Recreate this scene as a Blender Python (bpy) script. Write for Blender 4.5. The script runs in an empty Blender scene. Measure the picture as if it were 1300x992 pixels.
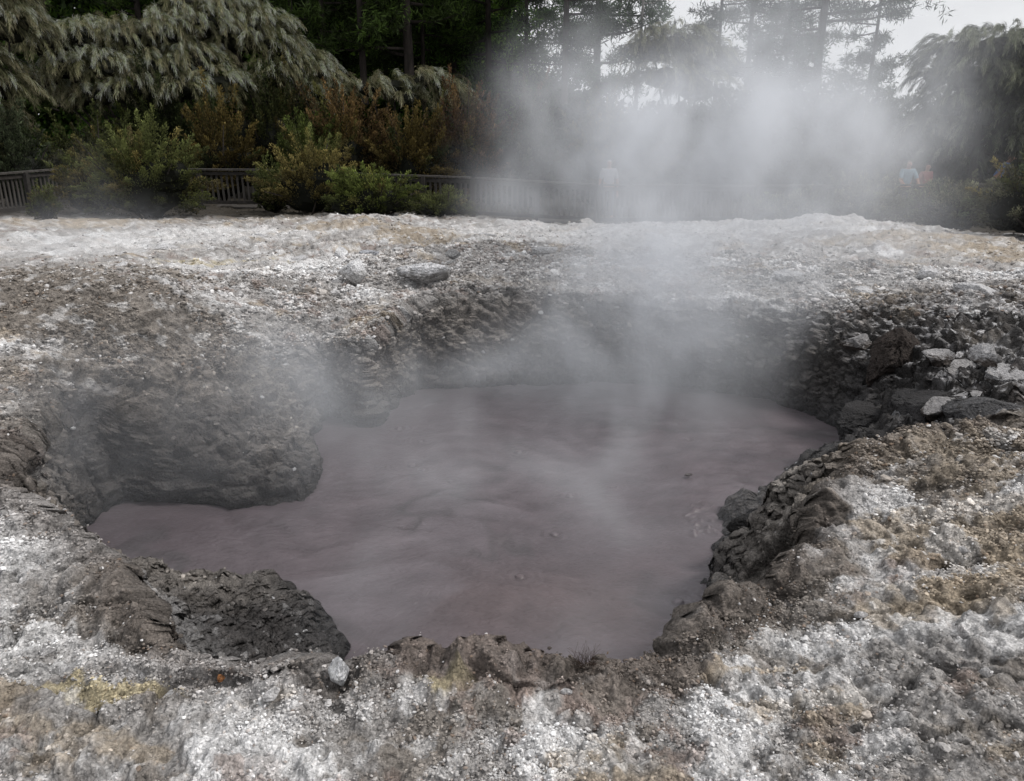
SKY_STR = 0.125
import bpy, math, random
import numpy as np
random.seed(7)
RS = np.random.RandomState(11)
scene = bpy.context.scene
COL = scene.collection
CAMH = 2.3; PITCH = math.radians(18.7); FPX = 1020.0; CXP = 650.0; CYP = 496.0

# ---------------------------------------------------------------- helpers
def P(px, py, z):
    """ground point at height z that lies on the sight line through a photo pixel (survey of the place)"""
    x = (px-CXP)/FPX; y = (CYP-py)/FPX
    d = (x, math.cos(PITCH)+y*math.sin(PITCH), -math.sin(PITCH)+y*math.cos(PITCH))
    t = (z-CAMH)/d[2]
    return (d[0]*t, d[1]*t)
def at(px, py, Y):
    """point at forward distance Y on the sight line through a photo pixel"""
    x = (px-CXP)/FPX; y = (CYP-py)/FPX
    d = (x, math.cos(PITCH)+y*math.sin(PITCH), -math.sin(PITCH)+y*math.cos(PITCH))
    t = Y/d[1]
    return (d[0]*t, Y, CAMH+d[2]*t)

_perm = RS.permutation(256).astype(np.int32); _perm = np.concatenate([_perm, _perm, _perm])
_g = RS.normal(size=(256, 3)); _g /= np.linalg.norm(_g, axis=1)[:, None]; _g = _g.astype(np.float32)
def noise3(x, y, z):
    x = np.asarray(x, np.float32); y = np.asarray(y, np.float32); z = np.asarray(z, np.float32)
    x, y, z = np.broadcast_arrays(x, y, z)
    xi = np.floor(x); yi = np.floor(y); zi = np.floor(z)
    fx = x-xi; fy = y-yi; fz = z-zi
    xi = xi.astype(np.int32) & 255; yi = yi.astype(np.int32) & 255; zi = zi.astype(np.int32) & 255
    u = fx*fx*fx*(fx*(fx*6-15)+10); v = fy*fy*fy*(fy*(fy*6-15)+10); w = fz*fz*fz*(fz*(fz*6-15)+10)
    def gr(i, j, k):
        h = _perm[_perm[_perm[xi+i]+yi+j]+zi+k]
        g = _g[h]
        return g[..., 0]*(fx-i)+g[..., 1]*(fy-j)+g[..., 2]*(fz-k)
    a = gr(0,0,0); a = a+u*(gr(1,0,0)-a); b = gr(0,1,0); b = b+u*(gr(1,1,0)-b)
    a = a+v*(b-a)
    c = gr(0,0,1); c = c+u*(gr(1,0,1)-c); d = gr(0,1,1); d = d+u*(gr(1,1,1)-d)
    c = c+v*(d-c)
    return 1.5*(a+w*(c-a))
def fbm(x, y, z, f=1.0, o=4, gain=0.5, off=0.0):
    s = 0; a = 1.0; n = 0
    for k in range(o):
        s = s+a*noise3(x*f+off+k*7.1, y*f-off+k*3.3, z*f+k*5.7); n += a; a *= gain; f *= 2.03
    return s/n
def ridged(x, y, z, f=1.0, o=4, gain=0.55, off=0.0):
    s = 0; a = 1.0; n = 0
    for k in range(o):
        s = s+a*(1-2.2*np.abs(noise3(x*f+off+k*9.1, y*f-off+k*4.3, z*f+k*2.7))); n += a; a *= gain; f *= 2.07
    return s/n
_cj = RS.rand(256, 3).astype(np.float32)
def worley(x, y, z, f=1.0, seed=0):
    """distance to the nearest and second cell point and a random value per cell"""
    x, y, z = [np.asarray(q, np.float32)*f+seed for q in np.broadcast_arrays(x, y, z)]
    sh = x.shape; x = x.ravel(); y = y.ravel(); z = z.ravel()
    xi = np.floor(x).astype(np.int32); yi = np.floor(y).astype(np.int32); zi = np.floor(z).astype(np.int32)
    F1 = np.full(x.shape, 9., np.float32); F2 = F1.copy(); idv = np.zeros(x.shape, np.float32)
    for i in (-1, 0, 1):
        for j in (-1, 0, 1):
            for k in (-1, 0, 1):
                a, b, c = xi+i, yi+j, zi+k; h = _perm[_perm[_perm[a & 255]+(b & 255)]+(c & 255)]; p = _cj[h]
                d = np.sqrt((a+p[:, 0]-x)**2+(b+p[:, 1]-y)**2+(c+p[:, 2]-z)**2)
                n_ = d < F1; F2 = np.where(n_, F1, np.minimum(F2, d)); F1 = np.where(n_, d, F1); idv = np.where(n_, h/255., idv)
    return F1.reshape(sh), F2.reshape(sh), idv.reshape(sh)
def sstep(a, b, x):
    t = np.clip((x-a)/(b-a), 0, 1); return t*t*(3-2*t)
def mix(a, b, t): return a+(b-a)*t

def mesh_np(name, verts, faces, mat, parent=None, colors=None, smooth=True, n=None):
    """faces: int array (F,k) with k 3 or 4, or a list of such arrays"""
    me = bpy.data.meshes.new(name)
    verts = np.ascontiguousarray(verts, np.float32)
    if not isinstance(faces, (list, tuple)): faces = [faces]
    faces = [np.asarray(f, np.int32) for f in faces if len(f)]
    loops = np.concatenate([f.ravel() for f in faces])
    sizes = np.concatenate([np.full(len(f), f.shape[1], np.int32) for f in faces])
    starts = np.concatenate([[0], np.cumsum(sizes)[:-1]]).astype(np.int32)
    me.vertices.add(len(verts)); me.vertices.foreach_set('co', verts.ravel())
    me.loops.add(len(loops)); me.loops.foreach_set('vertex_index', loops)
    me.polygons.add(len(sizes)); me.polygons.foreach_set('loop_start', starts); me.polygons.foreach_set('loop_total', sizes)
    me.update(calc_edges=True)
    me.polygons.foreach_set('use_smooth', np.full(len(sizes), smooth, bool))
    if colors is not None:
        c = np.ones((len(verts), 4), np.float32); c[:, :3] = colors[:, :3]
        if colors.shape[1] > 3: c[:, 3] = colors[:, 3]
        at_ = me.color_attributes.new('Col', 'FLOAT_COLOR', 'POINT'); at_.data.foreach_set('color', c.ravel())
    me.materials.append(mat)
    ob = bpy.data.objects.new(name, me); COL.objects.link(ob)
    if parent is not None: ob.parent = parent
    return ob
def tag(o, label=None, cat=None, group=None, kind=None):
    if label: o['label'] = label
    if cat: o['category'] = cat
    if group: o['group'] = group
    if kind: o['kind'] = kind
    return o
def empty(name, loc, rz=0):
    o = bpy.data.objects.new(name, None); COL.objects.link(o); o.location = loc; o.rotation_euler = (0, 0, rz)
    o.empty_display_size = 0.2
    return o

class MB:
    """collects simple shapes into one mesh"""
    def __init__(s): s.v = []; s.f = []; s.n = 0
    def add(s, v, f):
        v = np.asarray(v, float); s.v.append(v); s.f += [tuple(int(i)+s.n for i in q) for q in f]; s.n += len(v)
    def box(s, c, size, rz=0, bev=0.0):
        hx, hy, hz = [q/2 for q in size]; ca, sa = math.cos(rz), math.sin(rz)
        v = []
        for z in (-hz, hz):
            for x, y in ((-hx,-hy),(hx,-hy),(hx,hy),(-hx,hy)):
                v.append((c[0]+x*ca-y*sa, c[1]+x*sa+y*ca, c[2]+z))
        s.add(v, [(3,2,1,0),(4,5,6,7),(0,1,5,4),(1,2,6,5),(2,3,7,6),(3,0,4,7)])
    def beam(s, a, b, w, h):
        a = np.array(a, float); b = np.array(b, float); d = b-a; L = np.linalg.norm(d); d /= L
        side = np.cross(d, (0,0,1)); side /= max(1e-6, np.linalg.norm(side)); up = np.cross(side, d)
        v = []
        for p in (a, b):
            for x, y in ((-1,-1),(1,-1),(1,1),(-1,1)): v.append(p+side*x*w/2+up*y*h/2)
        s.add(v, [(0,1,2,3),(7,6,5,4),(0,4,5,1),(1,5,6,2),(2,6,7,3),(3,7,4,0)])
    def tube(s, pts, rad, k=8):
        pts = [np.array(p, float) for p in pts]; n = len(pts); v = []
        for i, p in enumerate(pts):
            d = pts[min(i+1, n-1)]-pts[max(i-1, 0)]; d /= max(1e-9, np.linalg.norm(d))
            ref = np.array((1,0,0)) if abs(d[2]) > .8 else np.array((0,0,1))
            a = np.cross(d, ref); a /= np.linalg.norm(a); b = np.cross(d, a)
            for j in range(k):
                t = 2*math.pi*j/k; v.append(p+rad[i]*(a*math.cos(t)+b*math.sin(t)))
        f = [(i*k+j, i*k+(j+1)%k, (i+1)*k+(j+1)%k, (i+1)*k+j) for i in range(n-1) for j in range(k)]
        f.append(tuple(reversed(range(k)))); f.append(tuple((n-1)*k+j for j in range(k)))
        s.add(v, f)
    def build(s, name, mat, parent=None, smooth=False):
        me = bpy.data.meshes.new(name); me.from_pydata([tuple(p) for p in np.concatenate(s.v)], [], s.f); me.update()
        if smooth: me.polygons.foreach_set('use_smooth', [True]*len(me.polygons))
        me.materials.append(mat); o = bpy.data.objects.new(name, me); COL.objects.link(o)
        if parent is not None: o.parent = parent
        return o

# ---------------------------------------------------------------- materials
class NT:
    def __init__(s, name):
        s.m = bpy.data.materials.new(name); s.m.use_nodes = True; s.t = s.m.node_tree; s.t.nodes.clear()
        s.out = s.t.nodes.new('ShaderNodeOutputMaterial')
    def n(s, kind, **kw):
        nd = s.t.nodes.new('ShaderNode'+kind)
        for k, v in kw.items():
            if k.startswith('_'): setattr(nd, k[1:], v)
            else:
                key = int(k[1:]) if k[0] == 'i' and k[1:].isdigit() else k.replace('__', ' ')
                if hasattr(v, 'is_linked') or hasattr(v, 'links'): s.t.links.new(v, nd.inputs[key])
                else: nd.inputs[key].default_value = v
        return nd
    def l(s, a, b): s.t.links.new(a, b)
    def math(s, op, a, b=None, clamp=False):
        nd = s.t.nodes.new('ShaderNodeMath'); nd.operation = op; nd.use_clamp = clamp
        for i, v in enumerate((a, b)):
            if v is None: continue
            if hasattr(v, 'links'): s.l(v, nd.inputs[i])
            else: nd.inputs[i].default_value = v
        return nd.outputs[0]
    def mapr(s, v, a, b, c, d):
        nd = s.t.nodes.new('ShaderNodeMapRange'); s.l(v, nd.inputs[0])
        for i, q in enumerate((a, b, c, d)): nd.inputs[i+1].default_value = q
        return nd.outputs[0]
    def mixc(s, mode, fac, a, b):
        nd = s.t.nodes.new('ShaderNodeMix'); nd.data_type = 'RGBA'; nd.blend_type = mode
        for key, v in ((0, fac), (6, a), (7, b)):
            if hasattr(v, 'links'): s.l(v, nd.inputs[key])
            else: nd.inputs[key].default_value = v if key == 0 or len(v) == 4 else (*v, 1)
        return nd.outputs[2]

def mat_ground(name, scale=1.0, wet=False):
    m = NT(name)
    co = m.n('NewGeometry').outputs['Position']
    col = m.n('Attribute', _attribute_name='Col')
    wetness = m.math('SUBTRACT', 1.0, col.outputs['Alpha'])
    n1 = m.n('TexNoise', Vector=co, Scale=9*scale, Detail=6, Roughness=.55)
    n2 = m.n('TexNoise', Vector=co, Scale=60*scale, Detail=5, Roughness=.7)
    vo = m.n('TexVoronoi', Vector=co, Scale=42*scale)
    vo2 = m.n('TexVoronoi', Vector=co, Scale=95*scale)
    v1 = m.mapr(n1.outputs['Fac'], .3, .7, .75, 1.25)
    v2 = m.mapr(n2.outputs['Fac'], .3, .7, .84, 1.16)
    vb = m.n('SeparateColor', Color=vo2.outputs['Color'])
    v3 = m.mapr(vb.outputs[0], 0, 1, .8, 1.2)
    k = m.math('MULTIPLY', m.math('MULTIPLY', v1, v2), v3)
    kc = m.n('CombineXYZ'); 
    for i in range(3): m.l(k, kc.inputs[i])
    base = m.mixc('MULTIPLY', 1.0, col.outputs['Color'], kc.outputs[0])
    edge = m.mapr(vo2.outputs['Distance'], .25, .75, 1.12, .5)
    ec = m.n('CombineXYZ')
    for i in range(3): m.l(edge, ec.inputs[i])
    base = m.mixc('MULTIPLY', .45, base, ec.outputs[0])
    # rusty / pale mineral flecks
    base = m.mixc('MIX', m.mapr(m.n('TexNoise', Vector=co, Scale=23*scale, Detail=6, Roughness=.75).outputs['Fac'], .6, .72, 0, .45), base,
                  m.mixc('MULTIPLY', 1.0, base, (1.25, .95, .68, 1)))
    bs = m.n('BsdfPrincipled'); m.l(base, bs.inputs['Base Color'])
    m.l(m.mapr(wetness, 0, 1, .92, .42), bs.inputs['Roughness'])
    bs.inputs['Specular IOR Level'].default_value = .3
    b1 = m.n('Bump', Strength=.9, Distance=.05, Height=n1.outputs['Fac'])
    b2 = m.n('Bump', Strength=1.0, Distance=.018, Height=vo.outputs['Distance'], Normal=b1.outputs[0])
    b2.invert = True
    b3 = m.n('Bump', Strength=.9, Distance=.014, Height=n2.outputs['Fac'], Normal=b2.outputs[0])
    m.l(b3.outputs[0], bs.inputs['Normal'])
    m.l(bs.outputs[0], m.out.inputs['Surface'])
    return m.m

def mat_attr(name, rough=.8, vs=40, lo=.75, hi=1.25, trans=0.0, bump=0.0, spec=.25):
    m = NT(name); co = m.n('NewGeometry').outputs['Position']
    col = m.n('Attribute', _attribute_name='Col')
    n = m.n('TexNoise', Vector=co, Scale=vs, Detail=5, Roughness=.65)
    v = m.mapr(n.outputs['Fac'], .3, .7, lo, hi); kc = m.n('CombineXYZ')
    for i in range(3): m.l(v, kc.inputs[i])
    base = m.mixc('MULTIPLY', 1.0, col.outputs['Color'], kc.outputs[0])
    bs = m.n('BsdfPrincipled', Roughness=rough); m.l(base, bs.inputs['Base Color']); bs.inputs['Specular IOR Level'].default_value = spec
    if bump:
        b = m.n('Bump', Strength=.8, Distance=bump, Height=n.outputs['Fac']); m.l(b.outputs[0], bs.inputs['Normal'])
    if trans:
        tr = m.n('BsdfTranslucent'); m.l(base, tr.inputs['Color'])
        mx = m.n('MixShader', Fac=trans); m.l(bs.outputs[0], mx.inputs[1]); m.l(tr.outputs[0], mx.inputs[2])
        m.l(mx.outputs[0], m.out.inputs['Surface'])
    else: m.l(bs.outputs[0], m.out.inputs['Surface'])
    return m.m
def mat_noise(name, a, b, scale=20, rough=.8, bump=.004, stretch=(1,1,1), spec=.25):
    m = NT(name); tc = m.n('TexCoord'); mp = m.n('Mapping', Vector=tc.outputs['Object'], Scale=stretch)
    n = m.n('TexNoise', Vector=mp.outputs[0], Scale=scale, Detail=8, Roughness=.65)
    f = m.mapr(n.outputs['Fac'], .32, .68, 0, 1)
    base = m.mixc('MIX', f, a, b)
    bs = m.n('BsdfPrincipled', Roughness=rough); m.l(base, bs.inputs['Base Color']); bs.inputs['Specular IOR Level'].default_value = spec
    bp = m.n('Bump', Strength=.8, Distance=bump, Height=n.outputs['Fac']); m.l(bp.outputs[0], bs.inputs['Normal'])
    m.l(bs.outputs[0], m.out.inputs['Surface'])
    return m.m
# ================================================================ THE CRATER AND THE GROUND ROUND IT
POOL = -1.3
CX, CY = -0.1, 6.4
Wp = [(345,744),(392,768),(437,822),   # dark spit on the near left, then the hidden near foot of the rim
      (903,790),(900,745),(917,690),(918,655),(985,632),(1060,588),(1086,558),
      (1040,528),(960,506),(880,492),(800,486),(700,487),(600,491),(500,496),(432,509),(402,535),(404,600),(382,636),
      (330,643),(298,642),(162,632),(112,650)]
Rp = [(38,612,0),(120,648,-.02),(180,692,-.05),(222,735,-.08),(250,790,-.06),(330,828,-.04),(440,842,-.06),(530,838,-.08),(600,828,-.05),(670,820,0),(725,848,-.07),
      (800,843,-.06),(862,800,-.10),(925,770,-.12),(985,722,-.10),(1010,660,-.08),(1075,610,0),(1130,575,.06),(1300,556,.2),
      (1420,500,.15),(1420,430,.12),(1300,408,.10),(1180,402,.0),(1110,398,-.05),(1040,396,-.08),(950,388,-.10),(850,382,-.10),(720,376,-.10),
      (640,366,-.10),(560,374,-.10),(500,398,-.15),(462,428,-.2),(408,440,-.42),(372,442,-.38),(320,458,-.42),(235,494,-.46),(150,500,-.42),(70,515,-.25),(24,562,-.08)]
def polar(pts):
    a = []
    for p in pts:
        z = p[2] if len(p) > 2 else POOL
        x, y = P(p[0], p[1], z); a.append((math.atan2(y-CY, x-CX), math.hypot(x-CX, y-CY)))
    a.sort(); a = np.array(a)
    return a
def periodic(a, th):
    t = np.concatenate([a[:, 0]-2*math.pi, a[:, 0], a[:, 0]+2*math.pi]); r = np.tile(a[:, 1], 3)
    return np.interp(th, t, r)
TH = np.linspace(-math.pi, math.pi, 4096, endpoint=False)
def smooth_per(v, k):
    w = np.hanning(2*k+1); w /= w.sum(); vv = np.concatenate([v[-k:], v, v[:k]]); return np.convolve(vv, w, 'valid')
rR0 = smooth_per(periodic(polar(Rp), TH), 22)
rW0 = periodic(polar(Wp), TH)
# the near foot that the rim hides: almost under the rim
a1 = polar([(437,822)])[0, 0]; a2 = polar([(903,790)])[0, 0]
hid = (TH > a1) & (TH < a2)
edge = np.minimum((TH-a1), (a2-TH)); wgt = sstep(0, .10, edge)*hid
rW0 = mix(rW0, rR0-.13, wgt)
a4 = polar([(345,744)])[0, 0]; a5 = polar([(112,650)])[0, 0]
m2 = lambda v: v % (2*math.pi)
hid2 = m2(TH-a5) < m2(a4-a5); wgt2 = sstep(0, .06, np.minimum(m2(TH-a5), m2(a4-TH)))*hid2
rW0 = mix(rW0, rR0-.15, wgt2)
b1 = polar([(60,600,0)])[0, 0]; b2 = polar([(400,842,-.06)])[0, 0]
pushL = ((TH > b1-.05) | (TH > 3.0)) if False else (((TH-b1) % (2*math.pi)) < ((b2-b1) % (2*math.pi)))
push = smooth_per(pushL*1.0, 150)*.30+smooth_per(((TH > b2) & (TH < a2))*1.0, 90)*.13
rR0 = rR0+push; rW0 = rW0+push*np.clip(wgt+wgt2, 0, 1)
NEAR0 = smooth_per(np.clip(wgt+wgt2+1.0*(m2(TH-a4+.08) < m2(a1-a4)+.23), 0, 1), 14)
a3 = polar([(112,650)])[0, 0]
rW0 = smooth_per(np.minimum(rW0, rR0-.12), 16)
cx_, cy_ = np.cos(TH), np.sin(TH)
rR0 = rR0 + .14*fbm(cx_*4, cy_*4, 1.5+0*cx_, 1.7, 5, .6)+.035*fbm(cx_*4, cy_*4, 4.5+0*cx_, 12, 3, .6)
rW0 = rW0 + .20*fbm(cx_*4, cy_*4, 8.5+0*cx_, 1.9, 5, .65)
rW0 = np.minimum(rW0, rR0-.1)
def rW(th): return np.interp(th, TH, rW0, period=2*math.pi)
def rR(th): return np.interp(th, TH, rR0, period=2*math.pi)

Gp = list(Rp)+[(0,900,.04),(150,880,.02),(300,890,0),(500,900,-.01),(650,895,.0),(820,900,0),(1000,900,.05),(1300,905,.16),(1150,800,.12),(1300,760,.24),(1050,760,.03),
      (1300,640,.26),(1180,640,.14),(1100,680,.05),(0,760,.0),(100,730,.03),(0,660,.04),(30,560,.03),
      (100,366,.56),(0,378,.52),(180,392,.36),(60,430,.36),(150,455,-.10),(0,480,.08),(250,440,-.16),(300,400,.05),(350,425,-.22),
      (100,332,-.02),(300,350,.02),(0,300,.05),(150,290,.05),(400,380,-.1),(440,345,.08),(475,274,.34),(430,290,.12),(300,278,.0),(600,275,.06),(540,290,.02),(600,330,.02),
      (700,300,.05),(780,300,.1),(850,290,.22),(900,300,.08),(960,283,.26),(1080,281,.27),(1140,290,.2),(1200,303,.08),(1300,312,.02),(1000,330,.06),(1150,340,.04),(1300,350,.08),(850,340,.0)]
gx = []; gz = []
for p in Gp:
    gx.append(P(*p)); gz.append(p[2])
for a in np.linspace(0, 2*math.pi, 24, endpoint=False):
    gx.append((40*math.cos(a), 10+40*math.sin(a))); gz.append(-.5)
for x, y, z in ((-12,22,.0),(-9,21,0),(-4,21.5,-.05),(0,20.5,-.2),(4,21,-.42),(9,22,-.62),(14,22,-.7),(-16,18,0),(-12,14,0),(-9,8,.2),(-7,4,.2),(0,0,.0),(-4,0,0),(4,0,.2),(8,4,.4),(11,9,.3),(12,16,0),(0,-10,0),(2,18.5,-.1),(6,18.6,-.15)):
    gx.append((x, y)); gz.append(z)
gx = np.array(gx); gz = np.array(gz)
D = np.hypot(gx[:, None, 0]-gx[None, :, 0], gx[:, None, 1]-gx[None, :, 1])
KER = lambda r: np.sqrt(r*r+.16)
GW = np.linalg.lstsq(KER(D)+np.eye(len(gz))*-.15, gz-gz.mean(), rcond=None)[0]
def ground0(x, y):
    s = np.full(np.shape(x), gz.mean())
    for (a, b), w in zip(gx, GW): s = s+w*KER(np.hypot(x-a, y-b))
    far = sstep(28, 45, np.hypot(x, y-10))
    return mix(s, -.5, far)

# --- rings
ths = np.linspace(-math.pi, math.pi, 20000)
dens = np.zeros_like(ths)
xx = CX+rR(ths)*np.cos(ths); yy = CY+rR(ths)*np.sin(ths)
dist = np.maximum(2.2, np.hypot(xx, yy)); ang_off = np.abs(np.arctan2(xx, yy))
step = np.gradient(xx)**2+np.gradient(yy)**2
dens = np.sqrt(step)/dist*np.where((yy > 0) & (ang_off < .75), 1, .3)+1e-5
cum = np.cumsum(dens); cum /= cum[-1]
NS = 2300
th = np.interp((np.arange(NS)+.5)/NS, cum, ths)
NI, NWL, NR, NF = 8, 170, 240, 170
w_, r_ = rW(th), rR(th)
cols = []; tpar = []
for i in range(NI):
    u = i/NI; cols.append(w_-.6*(1-u)); tpar.append(np.full(NS, -1+u))
for i in range(NWL):
    u = i/NWL; cols.append(w_+(r_-w_)*u); tpar.append(np.full(NS, u))
for i in range(NR):
    u = i/NR; cols.append(r_+3.0*u); tpar.append(1+3.0*u*np.ones(NS))
for i in range(NF):
    u = (i+1)/NF; d = 3.0+ (87.0)*((math.exp(3.2*u)-1)/(math.exp(3.2)-1)); cols.append(r_+d); tpar.append(1+d*np.ones(NS))
R_ = np.array(cols); T_ = np.array(tpar)
X = CX+R_*np.cos(th); Y = CY+R_*np.sin(th)
G = ground0(X, Y)
slump = sstep(5.2, 7.0, Y)*(.5+.5*np.clip(fbm(X, Y, 0, .8, 3)*2+.3, 0, 1))
G = G-slump*.16*np.exp(-np.clip(T_-1, 0, 9)/.42)
# humps and hollows of the crust
for px, py, rx, ry, h in ((925,765,.17,.15,.10),(1000,730,.28,.16,.09),(1060,650,.32,.20,.12),(1165,635,.25,.12,.08),(1230,590,.5,.16,.07),(1215,748,.09,.05,-.16),(1278,608,.22,.05,-.14),(1300,715,.2,.1,.07),
        (1120,700,.2,.08,-.04),(1010,690,.16,.09,-.06),(955,720,.10,.10,.05),(870,800,.16,.10,.05),(860,860,.2,.06,.04),(665,850,.2,.09,.03),(120,760,.3,.12,.06),(40,720,.3,.1,.07),(230,760,.16,.12,.05),(200,700,.2,.1,.04),
        (170,830,.25,.06,-.03),(320,870,.2,.05,-.03),(690,880,.2,.05,-.02),(1290,560,.3,.15,.08),(1080,790,.2,.1,.05),(1180,800,.25,.06,-.04),(1240,870,.2,.05,.04)):
    a_, b_ = P(px, py, .03); G = G+h*np.exp(-(((X-a_)/rx)**2+((Y-b_)/ry)**2)**1.3)
tt = np.clip(T_, 0, 1)
# profile of the wall: steep foot, rounded lip; gentler in the gully on the right and on the left bluff
thb = np.broadcast_to(th, X.shape)
gully = np.exp(-((thb-(-.05))/.38)**2)
nearm = np.interp(thb, TH, NEAR0, period=2*math.pi)
steep = np.clip(.55+.5*fbm(np.cos(thb)*3, np.sin(thb)*3, 2.2, 1.3, 3), .15, .95)
prof_s = 1-(1-tt)**2.6
prof_g = tt**.9
prof = mix(prof_s, .5*prof_s+.5*prof_g, steep)
prof = mix(prof, tt**1.1, np.clip(gully, 0, 1)*.75)
prof = mix(prof, .36*tt**.8+.64*tt**4.5, nearm)
Z = mix(POOL-.03, G, prof)
Z = np.where(T_ < 0, POOL-.03+T_*.5, Z)
Z = np.where(T_ >= 1, G, Z)
def normals(X, Y, Z):
    def d(A, ax):
        if ax == 1: return np.roll(A, -1, 1)-np.roll(A, 1, 1)
        return np.gradient(A, axis=0)
    ax, ay, az = d(X,1), d(Y,1), d(Z,1); bx, by, bz = d(X,0), d(Y,0), d(Z,0)
    nx = by*az-bz*ay; ny = bz*ax-bx*az; nz = bx*ay-by*ax
    s = np.sign(np.where(np.abs(nz) < 1e-9, 1, nz)); L = np.sqrt(nx*nx+ny*ny+nz*nz)+1e-12
    return nx/L*s, ny/L*s, nz/L*s
nx, ny, nz = normals(X, Y, Z)
wall = sstep(-.1, .08, T_)*(1-sstep(1.02, 1.45, T_))
camd = np.hypot(X, Y)
far = sstep(7, 18, camd)
rough_right = np.exp(-(((X-4.6)/2.6)**2+((Y-7.8)/2.4)**2))
gen = sstep(1.0, 1.6, T_)
# layered crusty rock
wx = X+.25*noise3(X*1.3, Y*1.3, Z*1.3); wy = Y+.25*noise3(X*1.3+9, Y*1.3, Z*1.3)
big = ridged(wx, wy, Z*1.4, 1.1, 4, .5, 3.0)
med = ridged(wx, wy, Z*1.0, 3.3, 4, .55, 11.0)
layer = noise3(wx*.8, wy*.8, Z*9+1.3*wx)
fine = fbm(X, Y, Z, 13, 2, .5, 5)
lump = np.abs(noise3(X*7.5, Y*7.5, Z*7.5))
cob = np.abs(noise3(X*19, Y*19, Z*19)) + .5*np.abs(noise3(X*41, Y*41, Z*41))
mediumfar = fbm(X, Y, 0, .55, 4, .5, 21)
mw = (T_ > -.15) & (T_ < 3.2) & (Y > .5) & (camd < 15)
WC1 = np.zeros_like(X); WI1 = np.zeros_like(X)+.5; WC2 = np.zeros_like(X); WI2 = np.zeros_like(X)+.5
s1, s2, s3 = wx[mw], wy[mw], Z[mw]
a_, b_, c_ = worley(s1, s2*1.1, s3*.9, 2.1, 40); WC1[mw] = np.exp(-((b_-a_)/.09)**2); WI1[mw] = c_-.4*a_
a_, b_, c_ = worley(s1+.08*noise3(s1*6, s2*6, s3*6), s2*1.1, s3*1.0, 6.5, 80); WC2[mw] = np.exp(-((b_-a_)/.12)**2); WI2[mw] = c_-.5*a_
rgw = np.exp(-(((X-5.0)/2.4)**2+((Y-8.0)/2.2)**2))
disp = wall*(1-.65*nearm)*(1-.6*rgw)*(.10*(WI1-.3)-.05*WC1+.020*(WI2-.3)-.012*WC2)+rgw*(T_ > .2)*(.10*(WI1-.3)+.02*(WI2-.3))
disp += wall*(.10*big+.085*med+.05*layer*rough_right+.06*lump) + .030*fine*(1-.5*far)
terr_n = fbm(X, Y, 0, 2.3, 5, .55, 501)*6; terr = np.floor(terr_n)+sstep(.35, .6, terr_n-np.floor(terr_n))
crack = np.exp(-(noise3(wx*2.2, wy*3.0, 7)/.035)**2)*sstep(-.05, .2, noise3(X*.7, Y*.7, 9))
rugR = np.exp(-(((X-3.4)/2.0)**2+((Y-4.8)/2.2)**2))+.55*np.exp(-(((X+2.6)/1.2)**2+((Y-3.6)/1.0)**2))+.15*sstep(8, 11, Y)
rug = .55+1.0*np.clip(rugR, 0, 1)
w_white = sstep(-.03, .08, fbm(X, Y, Z*.5, 1.5, 6, .58, 71)-.10-.07*sstep(.5, 1.5, X)*(camd < 8)); plate = sstep(.02, .06, fbm(X, Y, Z*.5, 3.4, 5, .55, 77))
disp += gen*(.020*w_white+.014*plate)*(camd < 16)+gen*rug*(.040*(WI1-.3)-.030*WC1*sstep(-.1,.2,mediumfar)+.016*(WI2-.3)-.012*WC2)
disp += gen*rug*(.026*terr*(.6+.4*far)-.055*crack+.030*ridged(wx, wy*1.5, 0, 1.7, 4, .6, 77)) + gen*(.035*med+.05*(lump-.2)*(1-.3*far)) + .010*cob*(1-far)
disp += sstep(1.1, 2.5, T_)*(.08*mediumfar)
disp += rough_right*(.12*big+.06*med+.05*layer+.08*(lump-.2))*sstep(.12, .5, T_)*1.0
disp *= sstep(-.6, .02, T_)*.85+.15
mn = (T_ > .1) & (camd < 8.5) & (Y > .5) & (T_ < 4.2)
WI3 = np.zeros_like(X)+.3; WI4 = WI3.copy()
q1, q2, q3 = X[mn], Y[mn], Z[mn]; jx = .012*noise3(q1*30, q2*30, q3*30)
a_, b_, c_ = worley(q1+jx, q2-jx, q3, 17, 11); WI3[mn] = (c_*.8+.2)*(1-a_*a_*1.2)
a_, b_, c_ = worley(q1+jx, q2-jx, q3, 39, 23); WI4[mn] = (c_*.7+.3)*(1-a_*a_*1.2)
gpat = sstep(-.25, .15, fbm(X, Y, 0, 2.2, 4, .6, 711))
disp += (.030*(WI3-.3)*gpat+.014*(WI4-.3))*sstep(.1, .5, T_)
hum = sstep(9, 13, Y)*gen*(1-sstep(17.5, 20, Y)); disp += hum*(.10*np.clip(fbm(X, Y, 0, .75, 4, .55, 333)*2, -.4, 1)+.07*np.clip(ridged(X*.6, Y, 0, .9, 4, .55, 340), -.3, 1))
disp *= 1-.8*sstep(25, 40, camd)
X2 = X+nx*disp; Y2 = Y+ny*disp; Z2 = Z+nz*disp
Z2 = np.where((T_ < -.02), np.minimum(Z2, POOL-.06), Z2)
GX, GY, GZ = X2, Y2, Z2

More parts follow.
